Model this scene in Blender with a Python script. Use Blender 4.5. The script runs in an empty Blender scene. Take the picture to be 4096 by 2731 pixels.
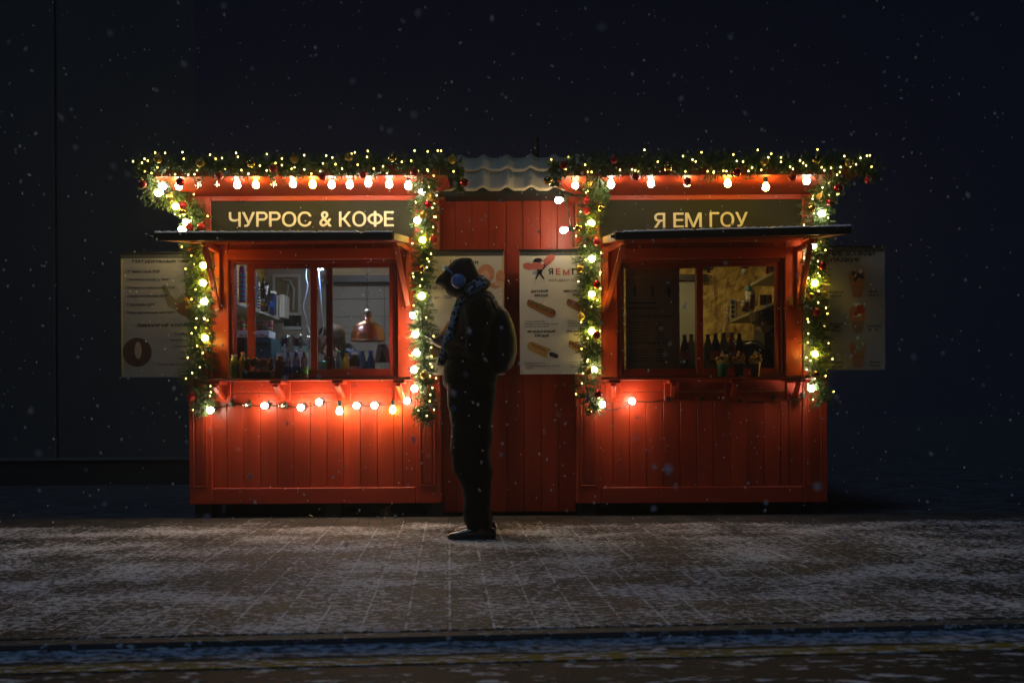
import bpy, math, random
from mathutils import Vector, Matrix, Quaternion, noise
from mathutils.geometry import tessellate_polygon
random.seed(7)
C = bpy.context.scene.collection
# ------------------------------------------------------------------ camera model (photo 4096x2731 px)
F, VX, VY, ROLL, H = 3982.0, 2080.0, 1640.0, 0.006, 0.765
def W(px, py, d):
    a, b = px - VX, VY - py
    return Vector(((a + b*ROLL)*d/F, d, H + (b - a*ROLL)*d/F))
def WX(px, py, d): return W(px, py, d).x
def WZ(px, py, d): return W(px, py, d).z
DK, DM, DE, DH, DC = 7.16, 7.31, 6.67, 6.28, 6.94
# ------------------------------------------------------------------ materials
MATS = {}
def mat(name, col=(.5,.5,.5), rough=.6, metal=0., spec=.5, emit=None, estr=0., trans=0., alpha=None, bump=None, var=None, coat=0., sheen=0.):
    if name in MATS: return MATS[name]
    m = bpy.data.materials.new(name); m.use_nodes = True; MATS[name] = m
    nt = m.node_tree; N = nt.nodes; L = nt.links
    p = N['Principled BSDF']
    p.inputs['Base Color'].default_value = (*col, 1)
    p.inputs['Roughness'].default_value = rough
    p.inputs['Metallic'].default_value = metal
    p.inputs['Specular IOR Level'].default_value = spec
    p.inputs['Coat Weight'].default_value = coat
    p.inputs['Sheen Weight'].default_value = sheen
    if trans: p.inputs['Transmission Weight'].default_value = trans
    if emit:
        p.inputs['Emission Color'].default_value = (*emit, 1); p.inputs['Emission Strength'].default_value = estr
    tc = None
    if var or bump:
        tc = N.new('ShaderNodeTexCoord')
    if var:      # (scale, amount, stretch)
        sc, am, st = var
        mp = N.new('ShaderNodeMapping'); mp.inputs['Scale'].default_value = st
        L.new(tc.outputs['Object'], mp.inputs[0])
        nz = N.new('ShaderNodeTexNoise'); nz.inputs['Scale'].default_value = sc; nz.inputs['Detail'].default_value = 6
        L.new(mp.outputs[0], nz.inputs[0])
        mr = N.new('ShaderNodeMapRange'); mr.inputs[1].default_value = .3; mr.inputs[2].default_value = .7
        mr.inputs[3].default_value = 1-am; mr.inputs[4].default_value = 1+am*.6
        L.new(nz.outputs[0], mr.inputs[0])
        vm = N.new('ShaderNodeVectorMath'); vm.operation = 'SCALE'; vm.inputs[0].default_value = col
        L.new(mr.outputs[0], vm.inputs['Scale']); L.new(vm.outputs[0], p.inputs['Base Color'])
        mr2 = N.new('ShaderNodeMapRange'); mr2.inputs[3].default_value = max(0, rough-.12); mr2.inputs[4].default_value = min(1, rough+.15)
        L.new(nz.outputs[0], mr2.inputs[0]); L.new(mr2.outputs[0], p.inputs['Roughness'])
    if bump:     # (scale, strength, stretch)
        sc, am, st = bump
        mp = N.new('ShaderNodeMapping'); mp.inputs['Scale'].default_value = st
        L.new(tc.outputs['Object'], mp.inputs[0])
        nz = N.new('ShaderNodeTexNoise'); nz.inputs['Scale'].default_value = sc; nz.inputs['Detail'].default_value = 5
        L.new(mp.outputs[0], nz.inputs[0])
        b = N.new('ShaderNodeBump'); b.inputs['Strength'].default_value = am; b.inputs['Distance'].default_value = .01
        L.new(nz.outputs[0], b.inputs['Height']); L.new(b.outputs[0], p.inputs['Normal'])
    return m
RED = mat('red painted wood', (.44,.042,.010), .42, var=(7,  .30,(1,1,.18)), bump=(60,.25,(1,1,.06)))
REDH = mat('red painted board', (.42,.040,.010), .42, var=(7,.22,(.18,1,1)), bump=(60,.18,(.06,1,1)))
DRED = mat('deep red window frame', (.23,.014,.006), .38, var=(9,.2,(1,1,.3)))
BARE = mat('pale worn wood', (.62,.40,.17), .6, var=(20,.25,(1,.1,1)))
SIGNM = mat('olive grey sign panel', (.026,.028,.014), .6, spec=.2, var=(3,.12,(1,1,1)))
CREAM = mat('cream lettering', (.85,.80,.56), .5)
BLACKR = mat('black hatch cover', (.008,.008,.009), .45, bump=(40,.3,(1,1,1)))
DARK = mat('dark plastic', (.012,.012,.012), .45)
DGREEN = mat('dark green cable', (.012,.022,.012), .5)
SNOW = mat('snow', (.82,.84,.88), .75, bump=(90,.5,(1,1,1)))
TILE = mat('beige metal tile', (.80,.64,.40), .42, var=(5,.22,(1,1,1)), bump=(30,.08,(1,1,1)))
OSB = mat('strand board', (.46,.31,.11), .7)
METAL = mat('brushed steel', (.5,.5,.5), .3, 1.)
COPPER = mat('copper', (.78,.36,.22), .30, 1.)
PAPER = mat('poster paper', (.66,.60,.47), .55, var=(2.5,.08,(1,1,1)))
INK = mat('black print', (.015,.015,.015), .6)
WHITEP = mat('white plastic', (.75,.75,.74), .4)
for _m in (RED,REDH,DRED):   # every board takes the paint a little differently
    _n=_m.node_tree; _p=_n.nodes['Principled BSDF']; _g=_n.nodes.new('ShaderNodeNewGeometry'); _r=_n.nodes.new('ShaderNodeMapRange'); _r.inputs[3].default_value=.78; _r.inputs[4].default_value=1.12
    _s=_n.nodes.new('ShaderNodeVectorMath'); _s.operation='SCALE'; _l=_p.inputs['Base Color'].links[0].from_socket
    _n.links.new(_g.outputs['Random Per Island'],_r.inputs[0]); _n.links.new(_l,_s.inputs[0]); _n.links.new(_r.outputs[0],_s.inputs['Scale']); _n.links.new(_s.outputs[0],_p.inputs['Base Color'])
# osb strands
def osb_setup():
    nt = OSB.node_tree; N = nt.nodes; L = nt.links; p = N['Principled BSDF']
    tc = N.new('ShaderNodeTexCoord')
    vs = []
    for rot, st in ((.5,(9,9,34)), (-.9,(8,8,30)), (1.35,(10,10,36))):
        r0 = N.new('ShaderNodeMapping'); r0.inputs['Rotation'].default_value = (0,rot,0); L.new(tc.outputs['Object'], r0.inputs[0])
        mp = N.new('ShaderNodeMapping'); mp.inputs['Scale'].default_value = st; L.new(r0.outputs[0], mp.inputs[0])
        v = N.new('ShaderNodeTexVoronoi'); v.inputs['Scale'].default_value = 1.0; L.new(mp.outputs[0], v.inputs['Vector']); vs.append(v)
    a = N.new('ShaderNodeMixRGB'); a.blend_type = 'MULTIPLY'; a.inputs[0].default_value = .6
    L.new(vs[0].outputs['Color'], a.inputs[1]); L.new(vs[1].outputs['Color'], a.inputs[2])
    b = N.new('ShaderNodeMixRGB'); b.inputs[0].default_value = .4
    L.new(a.outputs[0], b.inputs[1]); L.new(vs[2].outputs['Color'], b.inputs[2])
    bw = N.new('ShaderNodeRGBToBW'); L.new(b.outputs[0], bw.inputs[0])
    cr = N.new('ShaderNodeValToRGB'); cr.color_ramp.elements[0].color = (.20,.12,.02,1); cr.color_ramp.elements[1].color = (.70,.52,.15,1)
    cr.color_ramp.elements[0].position = .15; cr.color_ramp.elements[1].position = .6
    L.new(bw.outputs[0], cr.inputs[0]); L.new(cr.outputs[0], p.inputs['Base Color'])
osb_setup()
def glass_mat(name, tint=(1,1,1), gloss=.09, rough=.01):
    m = bpy.data.materials.new(name); m.use_nodes = True; nt = m.node_tree; N = nt.nodes; L = nt.links
    N.remove(N['Principled BSDF']); out = N['Material Output']
    t = N.new('ShaderNodeBsdfTransparent'); t.inputs[0].default_value = (*tint,1)
    g = N.new('ShaderNodeBsdfGlossy'); g.inputs['Roughness'].default_value = rough
    lw = N.new('ShaderNodeLayerWeight'); lw.inputs[0].default_value = .25
    mr = N.new('ShaderNodeMapRange'); mr.inputs[3].default_value = gloss*.5; mr.inputs[4].default_value = .7
    L.new(lw.outputs['Fresnel'], mr.inputs[0])
    mx = N.new('ShaderNodeMixShader'); L.new(mr.outputs[0], mx.inputs[0]); L.new(t.outputs[0], mx.inputs[1]); L.new(g.outputs[0], mx.inputs[2])
    L.new(mx.outputs[0], out.inputs[0]); MATS[name] = m
    return m
GLASS = glass_mat('window glass', (.93,.95,.94), .07)
CLEARB = glass_mat('clear bulb glass', (.95,.93,.86), .25, .03)
CLEARP = glass_mat('clear plastic', (.86,.9,.9), .3, .12)
def emitm(name, col, s):
    m = bpy.data.materials.new(name); m.use_nodes = True; nt = m.node_tree; N = nt.nodes
    p = N['Principled BSDF']; p.inputs['Base Color'].default_value = (.8,.8,.8,1)
    p.inputs['Emission Color'].default_value = (*col,1); p.inputs['Emission Strength'].default_value = s
    MATS[name] = m; return m
BW = 74.
B_WHITE = emitm('lit white bulb', (1,.85,.62), BW)
B_YEL = emitm('lit yellow bulb', (1,.70,.10), BW*1.1)
B_WARM = emitm('lit warm bulb', (1,.76,.32), BW*.9)
FIL = emitm('filament', (1,.72,.36), 40)
FAIRY = emitm('fairy light', (1,.74,.18), 9)
# ------------------------------------------------------------------ mesh builder
class MB:
    def __init__(s): s.v=[]; s.f=[]; s.m=[]; s.mi=0
    def add(s, vs, fs):
        o=len(s.v); s.v += [Vector(v) for v in vs]
        for f in fs: s.f.append([i+o for i in f]); s.m.append(s.mi)
        return s
    def box(s, x0,x1,y0,y1,z0,z1):
        return s.add([(x0,y0,z0),(x1,y0,z0),(x1,y1,z0),(x0,y1,z0),(x0,y0,z1),(x1,y0,z1),(x1,y1,z1),(x0,y1,z1)],
            [(0,3,2,1),(4,5,6,7),(0,1,5,4),(1,2,6,5),(2,3,7,6),(3,0,4,7)])
    def hexa(s, P):   # 8 points, same order as box
        return s.add(P, [(0,3,2,1),(4,5,6,7),(0,1,5,4),(1,2,6,5),(2,3,7,6),(3,0,4,7)])
    def beam(s, a, b, w, h, up=(0,0,1)):
        a=Vector(a); b=Vector(b); d=(b-a).normalized(); u=Vector(up)
        sx=d.cross(u)
        if sx.length<1e-4: sx=d.cross(Vector((0,1,0)))
        sx.normalize(); uz=sx.cross(d).normalized()
        P=[]
        for q in (a,b):
            for i,j in ((-1,-1),(1,-1),(1,1),(-1,1)): P.append(q+sx*w/2*i+uz*h/2*j)
        return s.add(P, [(0,1,2,3),(7,6,5,4),(0,4,5,1),(1,5,6,2),(2,6,7,3),(3,7,4,0)])
    def tube(s, pts, r, n=8, cap=True):
        pts=[Vector(p) for p in pts]; rs = r if isinstance(r,(list,tuple)) else [r]*len(pts)
        prev=None; rings=[]
        for i,p in enumerate(pts):
            t=(pts[min(i+1,len(pts)-1)]-pts[max(i-1,0)])
            if t.length<1e-9: t=Vector((0,0,1))
            t.normalize()
            if prev is None:
                u=t.orthogonal().normalized()
            else:
                u=prev-t*prev.dot(t); u = u.normalized() if u.length>1e-6 else t.orthogonal().normalized()
            prev=u; w=t.cross(u)
            rings.append([p+(u*math.cos(2*math.pi*k/n)+w*math.sin(2*math.pi*k/n))*rs[i] for k in range(n)])
        vs=[v for R in rings for v in R]; fs=[]
        for i in range(len(rings)-1):
            for k in range(n):
                a=i*n+k; b=i*n+(k+1)%n; fs.append((a,b,b+n,a+n))
        if cap: fs.append(tuple(range(n))[::-1]); fs.append(tuple((len(rings)-1)*n+k for k in range(n)))
        return s.add(vs,fs)
    def lathe(s, prof, c=(0,0,0), n=20, M=None, cap=True):
        c=Vector(c); vs=[]; fs=[]
        for r,z in prof:
            for k in range(n):
                a=2*math.pi*k/n; v=Vector((r*math.cos(a), r*math.sin(a), z))
                vs.append(c+(M@v if M else v))
        for i in range(len(prof)-1):
            for k in range(n):
                a=i*n+k; b=i*n+(k+1)%n; fs.append((a,b,b+n,a+n))
        if cap:
            if prof[0][0]>1e-5: fs.append(tuple(range(n))[::-1])
            if prof[-1][0]>1e-5: fs.append(tuple((len(prof)-1)*n+k for k in range(n)))
        return s.add(vs,fs)
    def loft(s, rings, n=24, p=2.0):   # ring: (center, U, V)
        vs=[]; fs=[]
        for c,U,V in rings:
            c=Vector(c);U=Vector(U);V=Vector(V)
            for k in range(n):
                a=2*math.pi*k/n; ca,sa=math.cos(a),math.sin(a)
                x=math.copysign(abs(ca)**(2/p),ca); y=math.copysign(abs(sa)**(2/p),sa)
                vs.append(c+U*x+V*y)
        for i in range(len(rings)-1):
            for k in range(n):
                a=i*n+k; b=i*n+(k+1)%n; fs.append((a,b,b+n,a+n))
        fs.append(tuple(range(n))[::-1]); fs.append(tuple((len(rings)-1)*n+k for k in range(n)))
        return s.add(vs,fs)
    def ball(s, c, r, nu=14, nv=9, sc=(1,1,1), M=None, jit=0):
        c=Vector(c); vs=[]; fs=[]
        def P(x,y,z):
            v=Vector((x*r*sc[0],y*r*sc[1],z*r*sc[2]))
            if jit: v*=1+random.uniform(-jit,jit)
            return c+(M@v if M else v)
        vs.append(P(0,0,-1))
        for i in range(1,nv):
            t=math.pi*i/nv-math.pi/2
            for k in range(nu):
                a=2*math.pi*k/nu; vs.append(P(math.cos(t)*math.cos(a),math.cos(t)*math.sin(a),math.sin(t)))
        vs.append(P(0,0,1)); top=len(vs)-1
        for k in range(nu): fs.append((0,1+(k+1)%nu,1+k))
        for i in range(nv-2):
            for k in range(nu):
                a=1+i*nu+k; b=1+i*nu+(k+1)%nu; fs.append((a,b,b+nu,a+nu))
        for k in range(nu):
            a=1+(nv-2)*nu+k; b=1+(nv-2)*nu+(k+1)%nu; fs.append((a,b,top))
        return s.add(vs,fs)
    def plate(s, poly, y, th=.001):   # polygon in XZ facing -Y, thickness th
        n=len(poly)
        vs=[(x,y,z) for x,z in poly]+[(x,y+th,z) for x,z in poly]
        fs=[tuple(range(n)),tuple(range(2*n-1,n-1,-1))]
        for i in range(n): j=(i+1)%n; fs.append((i,i+n,j+n,j))
        return s.add(vs,fs)
    def build(s, name, mats, parent=None, smooth=False, bevel=0, keep=False):
        me=bpy.data.meshes.new(name)
        lo=Vector((min(v.x for v in s.v),min(v.y for v in s.v),min(v.z for v in s.v)))
        hi=Vector((max(v.x for v in s.v),max(v.y for v in s.v),max(v.z for v in s.v)))
        o=Vector((0,0,0)) if keep else Vector(((lo.x+hi.x)/2,(lo.y+hi.y)/2,lo.z))
        me.from_pydata([v-o for v in s.v],[],s.f)
        if not isinstance(mats,(list,tuple)): mats=[mats]
        for m in mats: me.materials.append(m)
        me.polygons.foreach_set('material_index',[min(i,len(mats)-1) for i in s.m])
        if smooth: me.polygons.foreach_set('use_smooth',[True]*len(me.polygons))
        me.update()
        ob=bpy.data.objects.new(name,me); C.objects.link(ob); ob.location=o
        if bevel:
            b=ob.modifiers.new('bevel','BEVEL'); b.width=bevel; b.segments=1; b.limit_method='ANGLE'
        if parent is not None: attach(ob,parent)
        return ob
def parts(mb,name,mats,parent=None,**kw):
    par=list(range(len(mb.v)))
    def fd(a):
        while par[a]!=a: par[a]=par[par[a]]; a=par[a]
        return a
    for f in mb.f:
        for i in f[1:]: par[fd(i)]=fd(f[0])
    comp={}
    for f,mi in zip(mb.f,mb.m): comp.setdefault(fd(f[0]),[]).append((f,mi))
    out=[]
    for fs in comp.values():
        m=MB(); ix={}
        for f,mi in fs:
            g=[]
            for i in f:
                if i not in ix: ix[i]=len(m.v); m.v.append(mb.v[i])
                g.append(ix[i])
            m.f.append(g); m.m.append(mi)
        out.append(m.build(name,mats,parent,**kw))
    return out
def world_of(o):
    m = Matrix.LocRotScale(o.location, o.rotation_quaternion if o.rotation_mode=='QUATERNION' else o.rotation_euler, o.scale)
    if o.parent: return world_of(o.parent)@o.matrix_parent_inverse@m
    return m
def attach(ob,parent):
    ob.parent=parent; ob.matrix_parent_inverse=world_of(parent).inverted()
def tag(o,label=None,cat=None,group=None,kind=None):
    if label: o['label']=label
    if cat: o['category']=cat
    if group: o['group']=group
    if kind: o['kind']=kind
    return o
def thing(name,label,cat,loc,group=None):
    o=bpy.data.objects.new(name,None); C.objects.link(o); o.location=loc; o.empty_display_size=.1
    return tag(o,label,cat,group)
def remesh(ob, voxel, smooth=2):
    m=ob.modifiers.new('r','REMESH'); m.mode='VOXEL'; m.voxel_size=voxel; m.use_smooth_shade=True
    if smooth:
        s=ob.modifiers.new('s','SMOOTH'); s.factor=.5; s.iterations=smooth
    dg=bpy.context.evaluated_depsgraph_get(); me=bpy.data.meshes.new_from_object(ob.evaluated_get(dg))
    old=ob.data; ob.modifiers.clear(); ob.data=me
    return ob
# text -> triangles in XZ
TEXTS={}
def text_mesh(txt):
    if txt in TEXTS: return TEXTS[txt]
    if len(txt)>1:
        V=[];Fs=[];x=0
        for ch in txt:
            if ch==' ': x+=.26; continue
            v,f=text_mesh(ch)
            if not v: continue
            a=min(q[0] for q in v); b=max(q[0] for q in v); o=len(V)
            V+=[(q[0]-a+x,q[1],q[2]) for q in v]; Fs+=[tuple(i+o for i in g) for g in f]; x+=b-a+(.085 if ch not in '.,' else .06)
        TEXTS[txt]=(V,Fs); return V,Fs
    if txt in ('Р','Я'):
        V=[];Fs=[]; t_=.088; n=14
        o_=[(.088,.74),(.30,.74)]; i_=[(.088,.74-t_),(.30,.74-t_)]
        for k in range(1,n):
            a=math.pi/2-math.pi*k/n; o_.append((.30+.215*math.cos(a),.525+.215*math.sin(a))); i_.append((.30+(.215-t_)*math.cos(a),.525+(.215-t_)*math.sin(a)))
        o_+=[(.30,.31),(.088,.31)]; i_+=[(.30,.31+t_),(.088,.31+t_)]
        for a,b in zip(o_,i_): V+=[a,b]
        for k in range(len(o_)-1): Fs.append((2*k,2*k+1,2*k+3,2*k+2))
        o=len(V); V+=[(0,0),(.0875,0),(.0875,.74),(0,.74)]; Fs.append((o,o+1,o+2,o+3))
        if txt=='Я':
            o=len(V); V+=[(.22,.3095),(.325,.3095),(.52,0),(.41,0)]; Fs.append((o,o+3,o+2,o+1)); V=[(-x_,z_) for x_,z_ in V]; Fs=[f[::-1] for f in Fs]
        TEXTS[txt]=([(a,b,0) for a,b in V],Fs); return TEXTS[txt]
    if txt=='Ф':
        V=[];Fs=[];n=32; cx,cz=.36,.365
        for k in range(n):
            a=2*math.pi*k/n; V+= [(cx+.36*math.cos(a),cz+.275*math.sin(a)),(cx+.265*math.cos(a),cz+.185*math.sin(a))]
        for k in range(n): j=(k+1)%n; Fs.append((2*k,2*j,2*j+1,2*k+1))
        for z0,z1 in ((cz+.274,.74),(-.01,cz-.274),(cz-.184,cz+.184)):
            o=len(V); V+=[(cx-.045,z0),(cx+.045,z0),(cx+.045,z1),(cx-.045,z1)]; Fs.append((o,o+1,o+2,o+3))
        TEXTS[txt]=([(a,b,0) for a,b in V],Fs); return TEXTS[txt]
    cu=bpy.data.curves.new('t','FONT'); cu.body={'Х':'X','х':'x','у':'y'}.get(txt,txt); cu.size=1
    o=bpy.data.objects.new('t',cu); C.objects.link(o)
    dg=bpy.context.evaluated_depsgraph_get(); dg.update(); c2=o.to_curve(dg); cons=[]
    for sp in c2.splines:
        B=sp.bezier_points; n=len(B); pts=[]
        for i_ in range(n):
            a=B[i_]; b=B[(i_+1)%n]; straight=(b.co-a.co).length<1e-9 or abs((b.co-a.co).cross(a.handle_right-a.co).z)+abs((b.co-a.co).cross(b.handle_left-b.co).z)<2e-4*(b.co-a.co).length
            for k_ in range(1 if straight else 4):
                t=k_/4; p=a.co*(1-t)**3+a.handle_right*3*t*(1-t)**2+b.handle_left*3*t*t*(1-t)+b.co*t**3; pts.append((p.x,p.y))
        if len(pts)>2:
            if txt in 'ьы': pts=[(max(x_,.1635) if .13<x_ and .2<z_<.42 else x_,z_) for x_,z_ in pts]
            cons.append(pts)
    bpy.data.objects.remove(o); bpy.data.curves.remove(cu)
    ar=lambda P: sum(P[q-1][0]*P[q][1]-P[q][0]*P[q-1][1] for q in range(len(P)))/2
    def inside(p,P):
        c=False
        for q in range(len(P)):
            (x1,y1),(x2,y2)=P[q-1],P[q]
            if (y1>p[1])!=(y2>p[1]) and p[0]<(x2-x1)*(p[1]-y1)/(y2-y1)+x1: c=not c
        return c
    V=[];Fs=[]
    if cons:
        big=max(cons,key=lambda P:abs(ar(P))); sg=1 if ar(big)>0 else -1
        outs=[P for P in cons if ar(P)*sg>0]; holes=[P for P in cons if ar(P)*sg<=0]
        for n_,P in enumerate(outs):
            H_=[h for h in holes if inside(h[0],P)]; allp=P+[q for h in H_ for q in h]
            tr_=tessellate_polygon([[Vector((a,b,0)) for a,b in P]]+[[Vector((a,b,0)) for a,b in h] for h in H_])
            o=len(V); V+=[(a,b,n_) for a,b in allp]
            for t in tr_:
                A,B_,C_=[allp[q] for q in t]; s_=(B_[0]-A[0])*(C_[1]-A[1])-(C_[0]-A[0])*(B_[1]-A[1])
                Fs.append(tuple(q+o for q in (t if s_>0 else t[::-1])))
    TEXTS[txt]=(V,Fs); return V,Fs
def put_text(mb, txt, x0, x1, z0, z1, y, bold=0.):
    """fit text bbox into rectangle facing the street; bold = extra stroke as a share of the height"""
    vs,fs=text_mesh(txt)
    if not vs: return
    ax=min(v[0] for v in vs); bx=max(v[0] for v in vs); az=min(v[1] for v in vs); bz=max(v[1] for v in vs)
    b=(z1-z0)*bold
    sh=[(0,0)] if bold<=0 else [(-b,0),(b,0),(0,b*.7),(0,-b*.7)]
    for k,(dx,dz) in enumerate(sh):
        out=[(x0+b+(x-ax)/(bx-ax)*(x1-x0-2*b)+dx, y-k*.00012-w_*.00003, z0+b*.7+(z-az)/(bz-az)*(z1-z0-1.4*b)+dz) for x,z,w_ in vs]
        mb.add(out,fs)
# ------------------------------------------------------------------ ground
def node_ground():
    m=bpy.data.materials.new('snowy paving'); m.use_nodes=True; nt=m.node_tree; N=nt.nodes; L=nt.links; p=N['Principled BSDF']
    tc=N.new('ShaderNodeTexCoord')
    mp=N.new('ShaderNodeMapping'); mp.inputs['Rotation'].default_value=(0,0,math.radians(90-4.1))
    L.new(tc.outputs['Object'],mp.inputs[0])
    # wobble
    br=N.new('ShaderNodeTexBrick'); br.offset=.5; br.inputs['Scale'].default_value=1
    br.inputs['Brick Width'].default_value=.24; br.inputs['Row Height'].default_value=.156
    br.inputs['Mortar Size'].default_value=.006; br.inputs['Mortar Smooth'].default_value=.3
    br.inputs['Color1'].default_value=(.050,.046,.040,1); br.inputs['Color2'].default_value=(.095,.086,.072,1); br.inputs['Mortar'].default_value=(.02,.018,.016,1)
    L.new(mp.outputs[0],br.inputs['Vector'])
    nb=N.new('ShaderNodeTexNoise'); nb.inputs['Scale'].default_value=60; nb.inputs['Detail'].default_value=6; L.new(tc.outputs['Object'],nb.inputs[0])
    mr=N.new('ShaderNodeMapRange'); mr.inputs[1].default_value=.3; mr.inputs[2].default_value=.7; mr.inputs[3].default_value=.6; mr.inputs[4].default_value=1.35; L.new(nb.outputs[0],mr.inputs[0])
    sc=N.new('ShaderNodeVectorMath'); sc.operation='SCALE'; L.new(br.outputs['Color'],sc.inputs[0]); L.new(mr.outputs[0],sc.inputs['Scale'])
    # snow masks
    mp2=N.new('ShaderNodeMapping'); mp2.inputs['Scale'].default_value=(.85,1.2,1); L.new(tc.outputs['Object'],mp2.inputs[0])
    n1=N.new('ShaderNodeTexNoise'); n1.inputs['Scale'].default_value=34; n1.inputs['Detail'].default_value=9; n1.inputs['Roughness'].default_value=.74; n1.inputs['Distortion'].default_value=.6; L.new(mp2.outputs[0],n1.inputs[0])
    n2=N.new('ShaderNodeTexNoise'); n2.inputs['Scale'].default_value=2.3; n2.inputs['Detail'].default_value=4; L.new(mp2.outputs[0],n2.inputs[0])
    sx=N.new('ShaderNodeSeparateXYZ'); L.new(tc.outputs['Object'],sx.inputs[0])
    def math_(op,a,b=None,c=None):
        q=N.new('ShaderNodeMath'); q.operation=op
        for i,v in enumerate((a,b,c)):
            if v is None: continue
            if isinstance(v,(int,float)): q.inputs[i].default_value=v
            else: L.new(v,q.inputs[i])
        return q.outputs[0]
    # swept strip near the kiosks (y > 6.85)
    nw2=N.new('ShaderNodeTexNoise'); nw2.inputs['Scale'].default_value=7; nw2.inputs['Detail'].default_value=3; L.new(tc.outputs['Object'],nw2.inputs[0])
    nw=N.new('ShaderNodeTexNoise'); nw.inputs['Scale'].default_value=1.2; L.new(tc.outputs['Object'],nw.inputs[0])
    yy=math_('ADD',sx.outputs[1],math_('MULTIPLY',nw.outputs[0],.35))
    near=N.new('ShaderNodeMapRange'); near.inputs[1].default_value=6.75; near.inputs[2].default_value=7.15; near.inputs[3].default_value=0; near.inputs[4].default_value=.17; L.new(yy,near.inputs[0])
    s=math_('ADD',n1.outputs[0],math_('MULTIPLY',math_('SUBTRACT',n2.outputs[0],.5),.42))
    s=math_('ADD',s,math_('MULTIPLY',br.outputs['Fac'],math_('MULTIPLY',math_('SUBTRACT',nw2.outputs[0],.32),.36)))
    s=math_('SUBTRACT',s,near.outputs[0])
    th=N.new('ShaderNodeMapRange'); th.inputs[1].default_value=.49; th.inputs[2].default_value=.545; L.new(s,th.inputs[0]); th.clamp=True
    mx=N.new('ShaderNodeMixRGB'); L.new(th.outputs[0],mx.inputs[0]); L.new(sc.outputs[0],mx.inputs[1]); mx.inputs[2].default_value=(.86,.88,.92,1)
    L.new(mx.outputs[0],p.inputs['Base Color'])
    rr=N.new('ShaderNodeMapRange'); rr.inputs[3].default_value=.72; rr.inputs[4].default_value=.85; L.new(th.outputs[0],rr.inputs[0]); L.new(rr.outputs[0],p.inputs['Roughness'])
    hgt=math_('ADD',math_('MULTIPLY',th.outputs[0],.6),math_('MULTIPLY',math_('SUBTRACT',1,br.outputs['Fac']),.35))
    hgt=math_('ADD',hgt,math_('MULTIPLY',nb.outputs[0],.25))
    b=N.new('ShaderNodeBump'); b.inputs['Distance'].default_value=.007; b.inputs['Strength'].default_value=.8; L.new(hgt,b.inputs['Height']); L.new(b.outputs[0],p.inputs['Normal'])
    return m
def snow_ground(name,base,thr,sc1=22,snow=(.75,.78,.84),sm=.06,yel=None):
    m=bpy.data.materials.new(name); m.use_nodes=True; nt=m.node_tree; N=nt.nodes; L=nt.links; p=N['Principled BSDF']
    tc=N.new('ShaderNodeTexCoord'); mp=N.new('ShaderNodeMapping'); mp.inputs['Scale'].default_value=(.6,1.4,1); L.new(tc.outputs['Object'],mp.inputs[0])
    n1=N.new('ShaderNodeTexNoise'); n1.inputs['Scale'].default_value=sc1; n1.inputs['Detail'].default_value=8; n1.inputs['Roughness'].default_value=.68; L.new(mp.outputs[0],n1.inputs[0])
    n2=N.new('ShaderNodeTexNoise'); n2.inputs['Scale'].default_value=180; n2.inputs['Detail'].default_value=3; L.new(tc.outputs['Object'],n2.inputs[0])
    mr=N.new('ShaderNodeMapRange'); mr.inputs[3].default_value=.4; mr.inputs[4].default_value=1.6; L.new(n2.outputs[0],mr.inputs[0])
    v=N.new('ShaderNodeVectorMath'); v.operation='SCALE'; v.inputs[0].default_value=base; L.new(mr.outputs[0],v.inputs['Scale'])
    th=N.new('ShaderNodeMapRange'); th.inputs[1].default_value=thr; th.inputs[2].default_value=thr+sm; L.new(n1.outputs[0],th.inputs[0])
    mx=N.new('ShaderNodeMixRGB'); L.new(th.outputs[0],mx.inputs[0]); L.new(v.outputs[0],mx.inputs[1]); mx.inputs[2].default_value=(*snow,1)
    L.new(mx.outputs[0],p.inputs['Base Color']); p.inputs['Roughness'].default_value=.75
    ad=N.new('ShaderNodeMath'); ad.operation='MULTIPLY_ADD'; ad.inputs[1].default_value=.3; L.new(n2.outputs[0],ad.inputs[0]); L.new(th.outputs[0],ad.inputs[2])
    b=N.new('ShaderNodeBump'); b.inputs['Distance'].default_value=.008; b.inputs['Strength'].default_value=.8; L.new(ad.outputs[0],b.inputs['Height']); L.new(b.outputs[0],p.inputs['Normal'])
    return m
T=math.tan(math.radians(4.1))
def strip(name,mat_,d0,d1,z,x0=-30,x1=30,th=None,slant=True,slant1=None):
    s0 = T if slant else 0; s1 = s0 if slant1 is None else slant1
    mb=MB(); n=40
    zb = z-(th or .2)
    P=[(x0,d0+s0*x0,zb),(x1,d0+s0*x1,zb),(x1,d1+s1*x1,zb),(x0,d1+s1*x0,zb),(x0,d0+s0*x0,z),(x1,d0+s0*x1,z),(x1,d1+s1*x1,z),(x0,d1+s1*x0,z)]
    mb.hexa(P); o=mb.build(name,mat_,keep=True); tag(o,kind='structure'); return o
PAVE=node_ground()
strip('pavement',PAVE,3.50,7.23,0,th=.12,x0=-28,x1=28,slant1=0)
strip('kerb',snow_ground('kerb stone with snow',(.10,.095,.085),.56,30),3.42,3.497,-.004,th=.12)
strip('road',snow_ground('asphalt with snow',(.028,.028,.030),.545,16),-8,3.418,-.044,th=.1,x0=-30,x1=30)
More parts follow.
